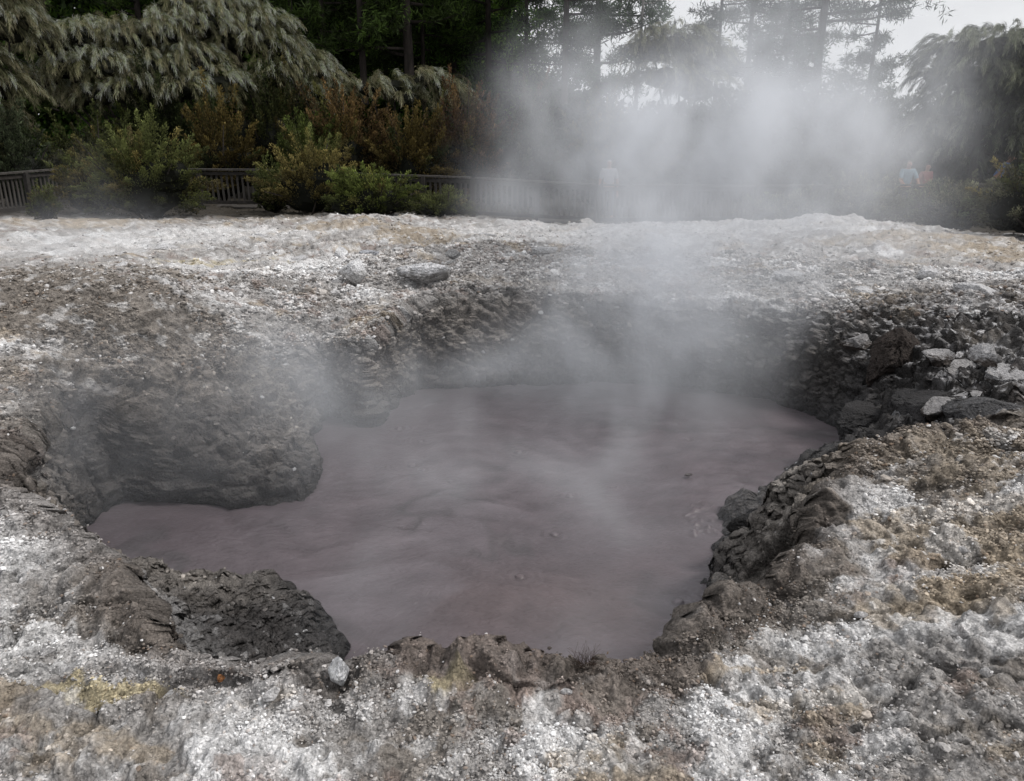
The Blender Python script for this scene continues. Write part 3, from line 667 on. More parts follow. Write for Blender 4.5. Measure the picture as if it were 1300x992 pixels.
for k in range(len(FPTS)-1):
    a, b = FPTS[k], FPTS[k+1]; L = np.linalg.norm((b-a)[:2]); d = (b-a)/L; ang = math.atan2(d[1], d[0]); slope = (b[2]-a[2])/L
    root = empty('fence', (a[0], a[1], a[2]-1.05)); tag(root, flabels[k], 'fence', group='boardwalk fence sections')
    def loc(s, z): return (d[0]*s, d[1]*s, slope*s+z)
    r = MB(); r.beam(loc(.06, 1.03), loc(L-.06, 1.03), .16, .045); r.build('handrail', M_wood, root)
    r = MB(); r.beam(loc(.05, .93), loc(L-.05, .93), .05, .09); r.build('rail', M_woodd, root)
    r = MB(); r.beam(loc(.05, .16), loc(L-.05, .16), .05, .09); r.build('rail', M_woodd, root)
    if picket_me is None:
        m_ = MB(); m_.box((0, 0, 0), (.055, .022, .76)); pk = m_.build('picket', M_wood, root); picket_me = pk.data; first = pk
    n = min(95, int(L/.135))
    for i in range(n):
        s = (i+.5)*L/n
        p = first if (k == 0 and i == 0) else first.copy()
        if p is not first: COL.objects.link(p)
        p.parent = root; q = loc(s, .54); p.location = (q[0]-d[1]*.037, q[1]+d[0]*.037, q[2]); p.rotation_euler = (0, random.uniform(-.03, .03), ang); p.location.z += random.uniform(-.012, .012)
    m = max(2, round(L/1.9))
    for i in range(m+ (1 if k == len(FPTS)-2 else 0)):
        s = i*L/m; q = loc(s, .28); pb = MB(); pb.box((q[0]+d[1]*.09, q[1]-d[0]*.09, q[2]), (.09, .09, 1.5), ang); pb.build('post', M_woodd, root)
    # deck of the boardwalk behind this section
    dk = empty('boardwalk', (a[0], a[1], a[2]-1.05)); tag(dk, flabels[k].replace('dark timber fence section', 'boardwalk deck').replace('pale seeming timber fence section', 'boardwalk deck').replace('timber fence section', 'boardwalk deck'), 'boardwalk', group='boardwalk deck lengths')
    nb = int(L/.15); mb = MB()
    for i in range(nb):
        s = (i+.5)*L/nb; q = loc(s, .0); mb.box((q[0]-d[1]*.95, q[1]+d[0]*.95, q[2]), (L/nb-.008, 1.8, .04), ang)
    mb.build('deck_boards', M_wood, dk)
    mb = MB(); q0, q1 = loc(0.01, -.08), loc(L-.01, -.08); off = np.array((-d[1], d[0], 0))*.12
    mb.beam(np.array(q0)+off, np.array(q1)+off, .06, .12); mb.build('edge_beam', M_wood, dk)
    mb = MB(); mb.beam(np.array(q0)+off*13, np.array(q1)+off*13, .06, .12); mb.build('edge_beam', M_woodd, dk)

# --- people on the boardwalk
def flat_mat(name, c, rough=.8): return mat_noise(name, tuple(v*.8 for v in c)+(1,), tuple(min(1, v*1.15) for v in c)+(1,), 18, rough, .002)
M_skin = flat_mat('skin', (.30,.17,.125), .55)
def skin_mesh(name, joints, edges, mat, parent, root=0, sub=2):
    me = bpy.data.meshes.new(name+'_cage'); me.from_pydata([j[0] for j in joints], edges, [])
    o = bpy.data.objects.new(name+'_cage', me); COL.objects.link(o)
    s = o.modifiers.new('skin', 'SKIN')
    if not me.skin_vertices: me.attributes  # layer is made with the modifier
    lay = me.skin_vertices[0].data if len(me.skin_vertices) else None
    if lay is None:
        import bmesh
        bm = bmesh.new(); bm.from_mesh(me); bm.verts.layers.skin.verify(); bm.to_mesh(me); bm.free(); lay = me.skin_vertices[0].data
    for i, j in enumerate(joints):
        r = j[1]; lay[i].radius = r if isinstance(r, tuple) else (r, r); lay[i].use_root = (i == root)
    ss = o.modifiers.new('sub', 'SUBSURF'); ss.levels = sub; ss.render_levels = sub
    dg = bpy.context.evaluated_depsgraph_get(); dg.update()
    nm = bpy.data.meshes.new_from_object(o.evaluated_get(dg)); nm.name = name
    bpy.data.objects.remove(o); nm.materials.clear(); nm.materials.append(mat)
    nm.polygons.foreach_set('use_smooth', [True]*len(nm.polygons))
    ob = bpy.data.objects.new(name, nm); COL.objects.link(ob); ob.parent = parent
    return ob
def person(px, Y, zfeet, h, face, lean, label, shirt, trousers, hair, long_hair=False, arms='down'):
    x, y, _ = at(px, 230, Y); root = empty('person', (x, y, zfeet), face); tag(root, label, 'person', group='people on the boardwalk')
    s = h/1.72
    def J(x, y, z, r):   # lean forward (local -y is the facing direction) above the hips
        if z > .92: dz = z-.92; y = y-math.sin(lean)*dz; z = .92+math.cos(lean)*dz
        return ((x*s, y*s, z*s), tuple(q*s for q in r) if isinstance(r, tuple) else r*s)
    hx = {'down': (.26,.02,.80), 'rail': (.20,-.42,1.02)}[arms]; ex_ = {'down': (.25,.04,1.13), 'rail': (.27,-.16,1.15)}[arms]
    def arm(sg, ex_, hx):
        return [J(sg*.17, 0, 1.42, .055), (tuple(v*s for v in (sg*ex_[0], ex_[1]-math.sin(lean)*.3, ex_[2]-.02)), .042*s), (tuple(v*s for v in (sg*hx[0], hx[1]-math.sin(lean)*.25, hx[2])), .028*s)]
    jo = [J(0,0,.95,(.15,.11)), J(0,0,1.15,(.135,.10)), J(0,0,1.36,(.155,.10)), J(0,.005,1.46,(.06,.055)), J(0,-.01,1.53,(.05,.05)), J(0,-.02,1.60,(.075,.088)), J(0,-.01,1.67,(.07,.082))]
    ed = [(0,1),(1,2),(2,3),(3,4),(4,5),(5,6)]
    for sg in (-1, 1):
        b = len(jo); jo += arm(sg, ex_, hx); ed += [(2, b), (b, b+1), (b+1, b+2)]
        hb = len(jo); hp = np.array(jo[-1][0]); dn = np.array((0, -.2, -1.)) if arms == 'down' else np.array((0, -1., -.25)); dn /= np.linalg.norm(dn)
        jo.append((tuple(hp+dn*.06*s), .030*s)); ed.append((b+2, hb))
        for q in range(4):
            fo = np.array(((q-1.5)*.019, 0, 0))*s
            jo.append((tuple(hp+dn*.10*s+fo), .009*s)); jo.append((tuple(hp+dn*(.16-.008*abs(q-1.3))*s+fo*1.1+np.array((0, 0, -.012*s))), .0075*s)); ed += [(hb, len(jo)-2), (len(jo)-2, len(jo)-1)]
        jo.append((tuple(hp+dn*.08*s+np.array((-sg*.045*s, -.01*s, 0))), .010*s)); ed.append((hb, len(jo)-1))
        b = len(jo); jo += [J(sg*.09, 0, .86, .085), J(sg*.10, -.02, .48, .058), J(sg*.11, .01, .10, .038), J(sg*.11, -.04, .035, (.04,.03)), J(sg*.12, -.15, .03, (.04,.025))]
        ed += [(0, b), (b, b+1), (b+1, b+2), (b+2, b+3), (b+3, b+4)]
    body = skin_mesh('body', jo, ed, M_skin, root)
    sj = [J(0,0,.93,(.165,.125)), J(0,0,1.15,(.155,.12)), J(0,0,1.37,(.17,.115)), J(0,.005,1.45,(.08,.07))]; se = [(0,1),(1,2),(2,3)]
    for sg in (-1, 1):
        b = len(sj); a_ = arm(sg, ex_, hx); sj += [(a_[0][0], .075*s), (tuple(mix(np.array(a_[0][0]), np.array(a_[1][0]), .85)), .06*s)]; se += [(2, b), (b, b+1)]
    skin_mesh('shirt', sj, se, flat_mat('shirt_cloth', shirt), root)
    tj = [J(0,0,.96,(.16,.12))]; te = []
    for sg in (-1, 1):
        b = len(tj); tj += [J(sg*.09, 0, .86, .10), J(sg*.10, -.02, .48, .075), J(sg*.11, .01, .11, .06)]; te += [(0, b), (b, b+1), (b+1, b+2)]
    skin_mesh('trousers', tj, te, flat_mat('trouser_cloth', trousers), root)
    hp = [J(0,.015,1.70,(.075,.085)), J(0,.05,1.63,(.072,.055)), J(0,.06,1.56 if not long_hair else 1.44,(.055,.035))]
    skin_mesh('hair', hp, [(0,1),(1,2)], flat_mat('hair_strands', hair), root)
    fp = J(0,-.105,1.615,.01)[0]; mb = MB(); mb.tube([fp, (fp[0], fp[1]-.02*s, fp[2]-.03*s)], [.008*s, .013*s], 8); mb.build('nose', M_skin, root, True)
    for sg in (-1, 1):
        e = J(sg*.032, -.103, 1.632, .01)[0]; mb = MB(); mb.tube([(e[0]-.012*s, e[1], e[2]), (e[0], e[1]-.006*s, e[2]), (e[0]+.012*s, e[1], e[2])], [.003*s, .007*s, .003*s], 6); mb.build('eye', M_woodd, root, True)
    return root
person(1150, 24.3, -.52, 1.68, 0, .10, 'person in a pale blue shirt standing at the fence right of the steam', (.17,.25,.30), (.05,.06,.10), (.12,.09,.07), arms='rail')
person(1174, 25.0, -.62, 1.66, .3, .05, 'person in a dull red top half lost in haze beside the blue shirt', (.26,.10,.09), (.06,.05,.06), (.05,.035,.03))
person(1262, 25.3, -.42, 1.80, .9, .50, 'person in a blue shirt leaning over the fence at far right', (.13,.21,.42), (.08,.08,.09), (.14,.09,.06), arms='rail')
person(773, 22.6, -.36, 1.62, 0, .0, 'person in a white hooded top almost hidden by steam', (.33,.33,.35), (.10,.11,.13), (.3,.3,.32))
# ================================================================ VEGETATION
vr = np.random.RandomState(23)
M_leaf = mat_attr('foliage', rough=.65, vs=9, lo=.7, hi=1.3, trans=.28, spec=.15)
M_needle = mat_attr('pine_needles', rough=.6, vs=6, lo=.65, hi=1.35, trans=.35, spec=.12)
M_bark = mat_noise('bark', (.010,.008,.007,1), (.045,.037,.032,1), 9, .9, .02, (1,1,.25))
M_barkpale = mat_noise('pale_bark', (.12,.11,.10,1), (.30,.28,.26,1), 9, .9, .01, (1,1,.25))
def nrm(v): return v/np.maximum(1e-9, np.linalg.norm(v, axis=-1, keepdims=True))
def leaves(pos, dirs, length, width, cols, rs, tipcol=None):
    """small pointed leaves: two triangles folded along the midrib"""
    n = len(pos); up = rs.normal(size=(n, 3)); side = nrm(np.cross(dirs, up)); nn = nrm(np.cross(side, dirs))
    L = length[:, None]; W = width[:, None]
    a = pos; b = pos+dirs*L*.5+side*W; c = pos+dirs*L; d = pos+dirs*L*.5-side*W; m_ = pos+dirs*L*.5-nn*W*.35
    V = np.stack([a, b, c, d], 1).reshape(-1, 3); F = (np.array([[0,1,2],[0,2,3]])[None]+(np.arange(n)*4)[:, None, None]).reshape(-1, 3)
    if tipcol is None: tipcol = cols
    C_ = np.stack([cols*.85, cols, tipcol, cols], 1).reshape(-1, 3)
    return V, F, C_
def blades(pos, dirs, length, width, cols, tips, rs, droop=.8, segs=3):
    """narrow drooping ribbons"""
    n = len(pos); V = []; C_ = []
    side = nrm(np.cross(dirs, rs.normal(size=(n, 3))))
    p = pos.copy(); d = dirs.copy()
    for k in range(segs+1):
        w = width*(1-k/segs)**.7*(.6+.4*min(1, k*2)) if k < segs else width*.0+.001
        V.append(p-side*w[:, None]/2); V.append(p+side*w[:, None]/2)
        u = (k/segs)**1.3; c = mix(cols, tips, u); C_.append(c); C_.append(c)
        p = p+d*(length/segs)[:, None]; d = nrm(d+np.array((0, 0, -1.))*(droop/segs)*1.3)
    m_ = 2*(segs+1); V = np.stack(V, 1).reshape(-1, 3); C_ = np.stack(C_, 1).reshape(-1, 3)
    f = [(2*k, 2*k+1, 2*k+3, 2*k+2) for k in range(segs)]
    F = (np.array(f)[None]+(np.arange(n)*m_)[:, None, None]).reshape(-1, 4)
    return V, F, C_
def merge(parts):
    V = []; F3 = []; F4 = []; C_ = []; n = 0
    for v, f, c in parts:
        (F3 if f.shape[1] == 3 else F4).append(f+n); V.append(v); C_.append(c); n += len(v)
    fs = []
    if F3: fs.append(np.concatenate(F3))
    if F4: fs.append(np.concatenate(F4))
    return np.concatenate(V), fs, np.concatenate(C_)
def shade_core(c, r, rs, dark=(.006,.007,.004)):  # dark inner body added to block light through the foliage
    b, f = ICO[2]; k = rs.uniform(0, 50)
    v = b*(1+.35*noise3(b[:, 0]*2+k, b[:, 1]*2, b[:, 2]*2)[:, None])*np.array(r)[None]*.72+np.array(c)[None]
    return v, f, np.tile(np.array(dark), (len(v), 1))
def shell_pts(n, rs, top=.0):
    u = rs.normal(size=(n*2, 3)); u = nrm(u); u = u[u[:, 2] > -.45+top][:n]
    return u
def shrub(px, py_base, Y, w, h, dpt, palette, label, seed, n=14000, leaf=.045, name='shrub', group=None, lobes=12, bright=1.0, z=None, spiky=.35):
    rs = np.random.RandomState(seed)
    x, y, zz = at(px, py_base, Y); z = zz if z is None else z
    z = min(z, zat(x, y))-.02 if True else z
    root = empty(name, (x, y, z)); tag(root, label, 'shrub', group=group)
    parts = []; pal = np.array(palette)
    parts.append(shade_core((0, 0, h*.30), (w*.36, dpt*.36, h*.36), rs))
    for q in range(3): parts.append(shade_core((rs.uniform(-.28, .28)*w, rs.uniform(-.15, .15)*dpt, h*rs.uniform(.2, .45)), (w*.17, dpt*.22, h*.22), rs))
    nb = lobes*9; az = rs.uniform(0, 2*math.pi, nb); ze = rs.rand(nb)**.75; sc_ = rs.uniform(.62, 1.16, nb)
    end = np.stack([np.cos(az)*np.sqrt(np.clip(1-ze**2, .03, 1))*w*.5, np.sin(az)*np.sqrt(np.clip(1-ze**2, .03, 1))*dpt*.5, h*(.10+.86*ze)], -1)*sc_[:, None]
    end[:, 2] *= (1+.25*noise3(end[:, 0]*1.6+seed, end[:, 1]*1.6, 0))
    st = np.stack([end[:, 0]*.25+rs.normal(size=nb)*.05, end[:, 1]*.25, end[:, 2]*.25], -1)
    mid = mix(st, end, .55)+np.array((0, 0, .10*h)); m_ = n//nb
    L = [(e, None) for e in end[::max(1, nb//9)]]
    br = rs.uniform(.4, 1.55, nb)*(.55+.6*ze); ci = rs.randint(0, len(pal), nb); ci = np.where(noise3(end[:, 0]*1.1+seed, end[:, 1]*1.1, end[:, 2]*1.1) > .1, ci, ci[0])
    t = (.35+.68*rs.rand(nb, m_)**.8)[..., None]; A_, B_2, E_ = st[:, None], mid[:, None], end[:, None]
    path = (1-t)**2*A_+2*t*(1-t)*B_2+t*t*E_; tang = nrm(2*(1-t)*(B_2-A_)+2*t*(E_-B_2))
    rad = (.13*min(w, 2.2)*(1.18-t)*(.6+.7*rs.rand(nb, 1, 1))); off = rs.normal(size=(nb, m_, 3)); off = nrm(off)*rs.rand(nb, m_, 1)**.6*rad
    pos = (path+off).reshape(-1, 3); d = nrm(tang*.8+off/np.maximum(.02, rad)*.7+rs.normal(size=(nb, m_, 3))*.4+np.array((0, 0, spiky*.6))).reshape(-1, 3)
    upf = off[..., 2:3]/np.maximum(.02, rad); shade = (br[:, None, None]*(.45+.55*t)*(.62+.48*upf)).reshape(-1, 1)  # shade put into leaf colour: darker inside and below, lighter on top
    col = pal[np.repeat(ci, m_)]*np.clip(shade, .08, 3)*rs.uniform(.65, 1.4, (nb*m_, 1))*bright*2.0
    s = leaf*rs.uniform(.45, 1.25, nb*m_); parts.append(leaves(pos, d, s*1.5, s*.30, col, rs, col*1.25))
    V, F, C_ = merge(parts); V[:, 2] = np.maximum(V[:, 2], -.05)
    mesh_np('foliage', V, F, M_leaf, root, np.clip(C_, .002, .5), smooth=False)
    mb = MB()
    for i in range(7):
        e = L[i % len(L)][0]; mb.tube([(rs.uniform(-.1,.1), rs.uniform(-.1,.1), -.1), tuple(e*.5+rs.normal(size=3)*.05), tuple(e)], [.035, .025, .01], 6)
    for i in range(12):
        e = end[rs.randint(0, nb)]*rs.uniform(1.0, 1.12); mb.tube([tuple(e*.3), tuple(e*.65+np.array((0,0,.05*h))), tuple(e)], [.012, .008, .003], 4)
    mb.build('stem', M_bark, root, True)
    return root
OLIVE = [(.10,.095,.030),(.075,.085,.028),(.12,.10,.035),(.06,.07,.022)]
GOLD = [(.125,.095,.030),(.10,.075,.024),(.085,.085,.026),(.13,.085,.035)]
GREEN = [(.085,.105,.026),(.07,.09,.022),(.11,.115,.03),(.05,.06,.018)]
DARK = [(.040,.052,.018),(.030,.040,.014),(.055,.055,.02)]
GREYG = [(.075,.085,.05),(.06,.075,.04),(.095,.095,.06)]
RUST = [(.12,.07,.035),(.10,.055,.028),(.08,.06,.03)]
# in front of the fence
shrub(190, 278, 19.6, 3.5, 2.4, 1.5, OLIVE+[(.13,.11,.05)], 'large olive brown shrub in front of the fence, left of the first gap', 101, 34000, .042, lobes=16)
shrub(120, 268, 20.4, 2.6, 1.6, 1.2, OLIVE, 'dull olive shrub at the left flank of the large olive brown one', 102, 12000, .042, bright=.75)
shrub(60, 274, 18.6, .75, .85, .6, OLIVE, 'small wispy olive shrub against the left fence', 103, 5000, .036, bright=.8)
shrub(400, 272, 20.4, 3.1, 2.05, 1.3, OLIVE, 'tall olive shrub covering the fence right of the first gap', 104, 22000, .042)
shrub(475, 273, 19.4, 2.7, 1.15, 1.1, GREEN+OLIVE, 'low bright green shrub at the edge of the white ground', 105, 16000, .04, bright=.85)
shrub(345, 262, 21.2, 1.1, 1.35, .8, OLIVE, 'narrow yellowish shrub just behind the tall olive one', 106, 9000, .04, bright=1.1)
shrub(560, 274, 19.4, 1.9, .6, .8, OLIVE, 'low straggling shrub in front of the fence left of the steam', 107, 9000, .036, spiky=.7, bright=.8)
shrub(1315, 300, 15.9, 2.6, 1.9, 1.8, GREYG+OLIVE, 'big hazy green shrub in front of the fence at far right', 108, 26000, .042, lobes=14)
shrub(1205, 292, 17.6, 2.4, 1.15, 1.3, GREYG, 'low grey green shrub below the person in the pale blue shirt', 109, 13000, .04)
shrub(1095, 284, 18.5, 2.2, 1.3, 1.3, GREYG+OLIVE, 'grey green shrub fading into the steam left of the blue shirt', 110, 12000, .04)
shrub(1000, 284, 19.5, 2.6, 1.0, 1.3, GREYG, 'low shrub veiled by the middle of the steam', 111, 9000, .04)
# behind the fence
bh = [(395,215,24.2,2.6,2.4,1.6,GREEN+OLIVE,'yellow green shrub behind the fence above the tall olive one',120,1.0),(280,215,24.5,2.6,2.9,1.8,DARK+GOLD[:2],'dark shrub with bronze patches behind the first fence gap',121,.95),
      (120,215,24.6,4.0,2.4,1.9,DARK+OLIVE,'dark green shrub behind the fence on the left',122,.9),(20,215,23.0,2.8,2.2,1.8,DARK+GREYG,'grey green shrub behind the fence in the left corner',123,.9),
      (440,220,24.6,3.4,3.3,2.0,GOLD,'golden brown shrub rising behind the bright green one',124,1.0),(520,222,24.3,3.0,2.7,1.8,GOLD+DARK,'bronze and dark green shrub left of the steam',125,.8),
      (590,225,25.0,2.8,3.3,1.8,RUST+GOLD,'rust brown rounded shrub at the left edge of the steam',126,.8),(350,190,27.0,3.6,4.3,2.2,OLIVE+DARK,'round topped green shrub below the weeping bush',127,.75),
      (210,200,26.4,3.8,3.6,2.2,DARK+GREEN[:1],'dark green shrub under the large weeping bush',128,.8),(660,230,25.5,3.6,3.4,2.0,GREYG+RUST,'brownish shrub seen faintly through the edge of the steam',129,.8),
      (770,235,26.0,4.2,3.6,2.2,GREYG+OLIVE,'shrub behind the hooded person in the steam',130,.9),(880,240,27.0,4.4,3.4,2.2,GREYG,'tall shrub hidden behind the thickest steam',131,.9),
      (980,240,26.0,4.4,3.0,2.2,GREYG+DARK,'dark shrub behind the steam right of the middle',132,.8),(1090,245,27.5,4.2,3.3,2.2,DARK+GREYG,'dark shrub behind the steam near the pale blue shirt',133,.8),
      (1180,250,27.5,3.4,2.6,2.0,DARK,'near black shrub behind the two standing people',134,.6),(1280,250,27.8,3.6,2.8,2.0,DARK,'near black shrub under the grey weeping bush at right',135,.6)]
for (px, pb, Y, w_s, h_s, d_s, pal, lab, sd_, br) in bh:
    x, y, zz = at(px, pb, Y); shrub(px, pb, Y, w_s, h_s+.2, d_s, pal, lab, sd_, 26000, .058, lobes=20, bright=br*.68, group='shrubs behind the fence')

def weeping(px, Y, ztop, zbot, w, label, seed, mounds, wind=(.75,-.35,0), base=(.085,.11,.028), tip=(.46,.40,.27), blade=.55, nper=520, z0=-.5, bright=1.0, cat='bush'):
    """a mound-built bush of long drooping pale tipped sprays, combed by the wind; mounds = (px, py, dY, rx, rz)"""
    rs = np.random.RandomState(seed); x, y, _ = at(px, 150, Y); root = empty('weeping_bush', (x, y, z0)); tag(root, label, cat, group=None)
    parts = []; O = np.array((x, y, z0)); wnd = np.array(wind)
    mb = MB(); mb.tube([(0,0,-.3), (.1,.05,(zbot-z0)*.6), (0,.1,(ztop-z0)*.6)], [.16,.12,.07], 8)
    for (mx, my, dY, rx, rz) in mounds:
        c = np.array(at(mx, my, Y+dY))-O; r = np.array((rx, rx*.8, rz))
        parts.append(shade_core(c-np.array((0, 0, rz*.2)), r*.80, rs, (.008,.009,.005)))
        mb.tube([(0,.1,(ztop-z0)*.35), tuple(c*.6+np.array((0,.1,.1))), tuple(c-np.array((0,0,rz*.2)))], [.07,.045,.02], 6)
        ns = max(30, int(58*rx*rz/.35)); u = shell_pts(ns, rs, -.05); ns = len(u); g = rs.uniform(.35, 1.7, ns)**1.2
        start = c+u*r*rs.uniform(.55, .95, (ns, 1)); hd = nrm(u*np.array((1,1,.35))+wnd*rs.uniform(.5, 1.2, (ns, 1))+rs.normal(size=(ns, 3))*.25+np.array((0,0,.55)))
        q = 84; t = rs.rand(ns, q)**.8; SL = blade*rs.uniform(.8, 1.7, ns)[:, None]
        pp = start[:, None]+hd[:, None]*(SL*t)[..., None]; pp[..., 2] -= (SL*t*t)*.75
        pos = (pp+rs.normal(size=pp.shape)*.024).reshape(-1, 3); tf = t.reshape(-1); n = len(pos); k_ = np.repeat(np.arange(ns), q)
        tang = nrm(hd[k_]+np.array((0,0,-1.))*(1.5*tf)[:, None])
        d = nrm(tang+rs.normal(size=(n, 3))*.30+np.array((0,0,-.25)))
        up_ = sstep(-.25, .8, u[k_, 2]); gg = g[k_]*rs.uniform(.7, 1.3, n)*(.3+.9*up_)  # top light put into the colour: sprays darken towards the underside
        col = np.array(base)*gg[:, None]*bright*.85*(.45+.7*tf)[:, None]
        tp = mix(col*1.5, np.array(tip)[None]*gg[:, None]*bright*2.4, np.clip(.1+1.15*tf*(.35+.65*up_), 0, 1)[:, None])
        ln = blade*.34*rs.uniform(.6, 1.4, n)
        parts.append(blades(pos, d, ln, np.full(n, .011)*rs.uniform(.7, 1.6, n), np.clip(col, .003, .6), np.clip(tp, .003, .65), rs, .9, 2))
    V, F, C_ = merge(parts)
    mesh_np('foliage', V, F, M_leaf, root, C_, smooth=False); mb.build('stem', M_bark, root, True)
    return root
weeping(190, 27.5, 6.0, 2.0, 8, 'large weeping bush with silvery drooping tips, upper left', 201,
        [(60,55,0,.9,.55),(110,45,.3,.9,.6),(165,50,.4,1.0,.6),(215,40,.6,1.0,.6),(260,30,.8,1.0,.55),(140,85,-.4,1.0,.55),(90,85,-.2,.9,.5),(200,85,-.3,1.0,.5),(250,75,0,.9,.5),(180,112,-.8,.9,.42),(235,112,-.8,.9,.42),(280,105,-.7,.7,.4),(130,120,-.6,.8,.4),(55,100,.2,.7,.4),(95,125,0,.7,.35)], wind=(.85,-.4,0))
weeping(340, 28.5, 6.4, 2.5, 6, 'weeping bush with pale tips arching down beside the dark pine trunks', 202,
        [(235,8,.6,.9,.5),(290,12,.6,1.0,.6),(330,30,.2,.9,.5),(300,50,-.1,.9,.5),(345,58,-.2,.8,.5),(378,80,-.3,.8,.5),(408,98,-.3,.7,.45),(352,95,-.6,.8,.45),(392,122,-.6,.6,.4),(425,108,-.2,.5,.35)], wind=(.8,-.35,0))
weeping(-10, 24.0, 6.0, 1.5, 5, 'weeping bush cut by the left edge of the photo', 203,
        [(-30,20,0,1.1,.7),(10,30,.2,.8,.6),(-40,80,-.2,1.0,.6),(5,110,0,.7,.45),(-30,140,-.2,.9,.5),(-20,-20,.3,1.0,.7)], wind=(.9,-.3,0), bright=.75)
weeping(500, 27.5, 4.0, 2.0, 4, 'small weeping bush with grey tips below the pine trunks', 204,
        [(470,112,0,.55,.35),(500,108,.1,.55,.35),(535,102,.2,.5,.32),(560,108,.2,.5,.3),(520,125,-.2,.6,.35),(575,122,0,.5,.3)], wind=(.7,-.3,0), bright=.7, z0=0)
weeping(1245, 25.5, 5.6, .8, 6, 'grey weeping bush standing against the sky at right', 205,
        [(1215,62,.4,.9,.55),(1265,58,.2,1.0,.6),(1310,62,.2,.9,.6),(1190,92,.5,.6,.5),(1235,95,0,1.0,.6),(1290,105,-.2,1.0,.6),(1340,100,0,1.0,.7),(1205,130,.1,.7,.5),(1255,140,.2,.9,.6),(1310,150,-.2,.9,.6),(1180,165,.4,.6,.45),(1225,175,.4,.8,.5),(1280,185,.3,.9,.5),(1340,180,0,.9,.6),(1195,200,.6,.6,.4)], wind=(-.75,-.35,0), base=(.07,.09,.04), tip=(.17,.17,.13), z0=-.7, bright=.85)
weeping(865, 31.0, 5.0, 2.0, 5, 'rounded olive bush behind the left of the steam top', 206,
        [(830,60,0,1.0,.6),(865,52,.2,1.1,.6),(895,72,.2,.9,.5),(845,95,-.3,1.2,.6),(885,110,-.3,1.2,.6)], wind=(.4,-.4,0), base=(.06,.07,.03), tip=(.2,.19,.12), z0=-.5)

# --- pines
def pine(px, Y, h, r, label, seed, n_limb=30, z_lo=2.5, pal=((.035,.06,.02),(.05,.085,.025),(.025,.045,.018)), spread=2.6, ntuft=26, lean=0.0, bark=None, name='pine_tree', leafs=.30, z0=-.4, group='pines behind the shrubs', kink=.0, zcut=99):
    rs = np.random.RandomState(seed); x, y, _ = at(px, 60, Y); root = empty(name, (x, y, z0)); tag(root, label, 'tree', group=group)
    pal = np.array(pal); bk = bark or M_bark
    tp = [np.array((lean*h*(t**1.3)+kink*math.sin(t*9)*.3, .1*math.sin(t*5+seed), h*t)) for t in np.linspace(-.03, 1, 9)]
    mb = MB(); mb.tube(tp, [r*(1-.82*i/8)*(1.25 if i == 0 else 1) for i in range(9)], 10); mb.build('trunk', bk, root, True)
    lb = MB(); pos = []; dr = []; bc = []
    for i in range(n_limb):
        z = z_lo+(h*.97-z_lo)*(i/(n_limb-1))**1.1; t = z/h; k_ = t*8; j = min(7, int(k_)); c = mix(tp[j], tp[j+1], k_-j) if j < 8 else tp[8]; c = c.copy(); c[2] = z
        a = rs.uniform(0, 2*math.pi); ln = spread*(.45+.75*math.sin(math.pi*min(1, max(.12, (z-z_lo)/(h-z_lo)*.8+.2))))*rs.uniform(.6, 1.2); up = rs.uniform(-.05, .35)
        e = c+np.array((math.cos(a)*ln, math.sin(a)*ln, ln*up)); mid = mix(c, e, .5)+np.array((0, 0, -.06*ln))
        lb.tube([c, mid, e], [.045*r/.16, .03*r/.16, .008], 5)
        for q in range(ntuft):
            u = rs.uniform(.28, 1.05); w_ = rs.normal(size=3)*np.array((.28,.28,.17))*(ln/2.2)
            pos.append(mix(c, e, u)+w_*u); dr.append(nrm(np.array((math.cos(a)*.5, math.sin(a)*.5, .3))+rs.normal(size=3)*.5)); bc.append(rs.randint(len(pal)) + (rs.uniform(.5, 1.3)))
    lb.build('limbs', bk, root, True)
    pos = np.array(pos); dr = np.array(dr); m_ = len(pos); q = 18
    P_ = np.repeat(pos, q, 0)+rs.normal(size=(m_*q, 3))*.09; D_2 = nrm(np.repeat(dr, q, 0)*.5+rs.normal(size=(m_*q, 3)))
    bc = np.array(bc); ci = np.floor(bc-.5).astype(int) % len(pal); g = rs.uniform(.5, 1.5, m_)
    col = np.repeat(pal[ci]*g[:, None], q, 0)*rs.uniform(.7, 1.3, (m_*q, 1))
    s = leafs*rs.uniform(.6, 1.2, m_*q)
    V, F, C_ = leaves(P_, D_2, s, s*.075, col, rs, col*1.2)
    mesh_np('crown', V, F, M_needle, root, np.clip(C_, .003, .4), smooth=False)
    return root
LIT = ((.075,.14,.028),(.10,.18,.035),(.03,.055,.015),(.02,.03,.012))  # brighter greens imitate backlit needles
DK = ((.035,.055,.014),(.055,.09,.02),(.02,.03,.01))
pine(411, 32, 14, .15, 'slender dark pine, leftmost trunk of the bare row', 301, z_lo=5.5, pal=DK)
pine(459, 31, 14, .17, 'dark pine with a straight trunk, second of the bare row', 302, z_lo=5.0, pal=DK)
pine(487, 34, 15, .14, 'thin dark pine, third trunk of the bare row', 303, z_lo=4.6, pal=DK)
pine(520, 31, 15, .24, 'thickest dark pine trunk of the bare row', 304, z_lo=4.8, pal=DK, lean=-.012)
pine(537, 34, 13, .12, 'thin dark pine close to the right of the thickest trunk', 305, z_lo=4.0, pal=DK)
pine(372, 36, 14, .16, 'dark pine half behind the arching weeping bush', 306, z_lo=5, pal=DK)
pine(575, 36, 15, .18, 'leafy green pine left of the first gap of sky', 307, z_lo=2.6, pal=LIT, n_limb=44, ntuft=30)
pine(620, 34, 14, .18, 'bright green pine with low hanging limbs beside the steam', 308, z_lo=2.2, pal=LIT, n_limb=46, ntuft=30)
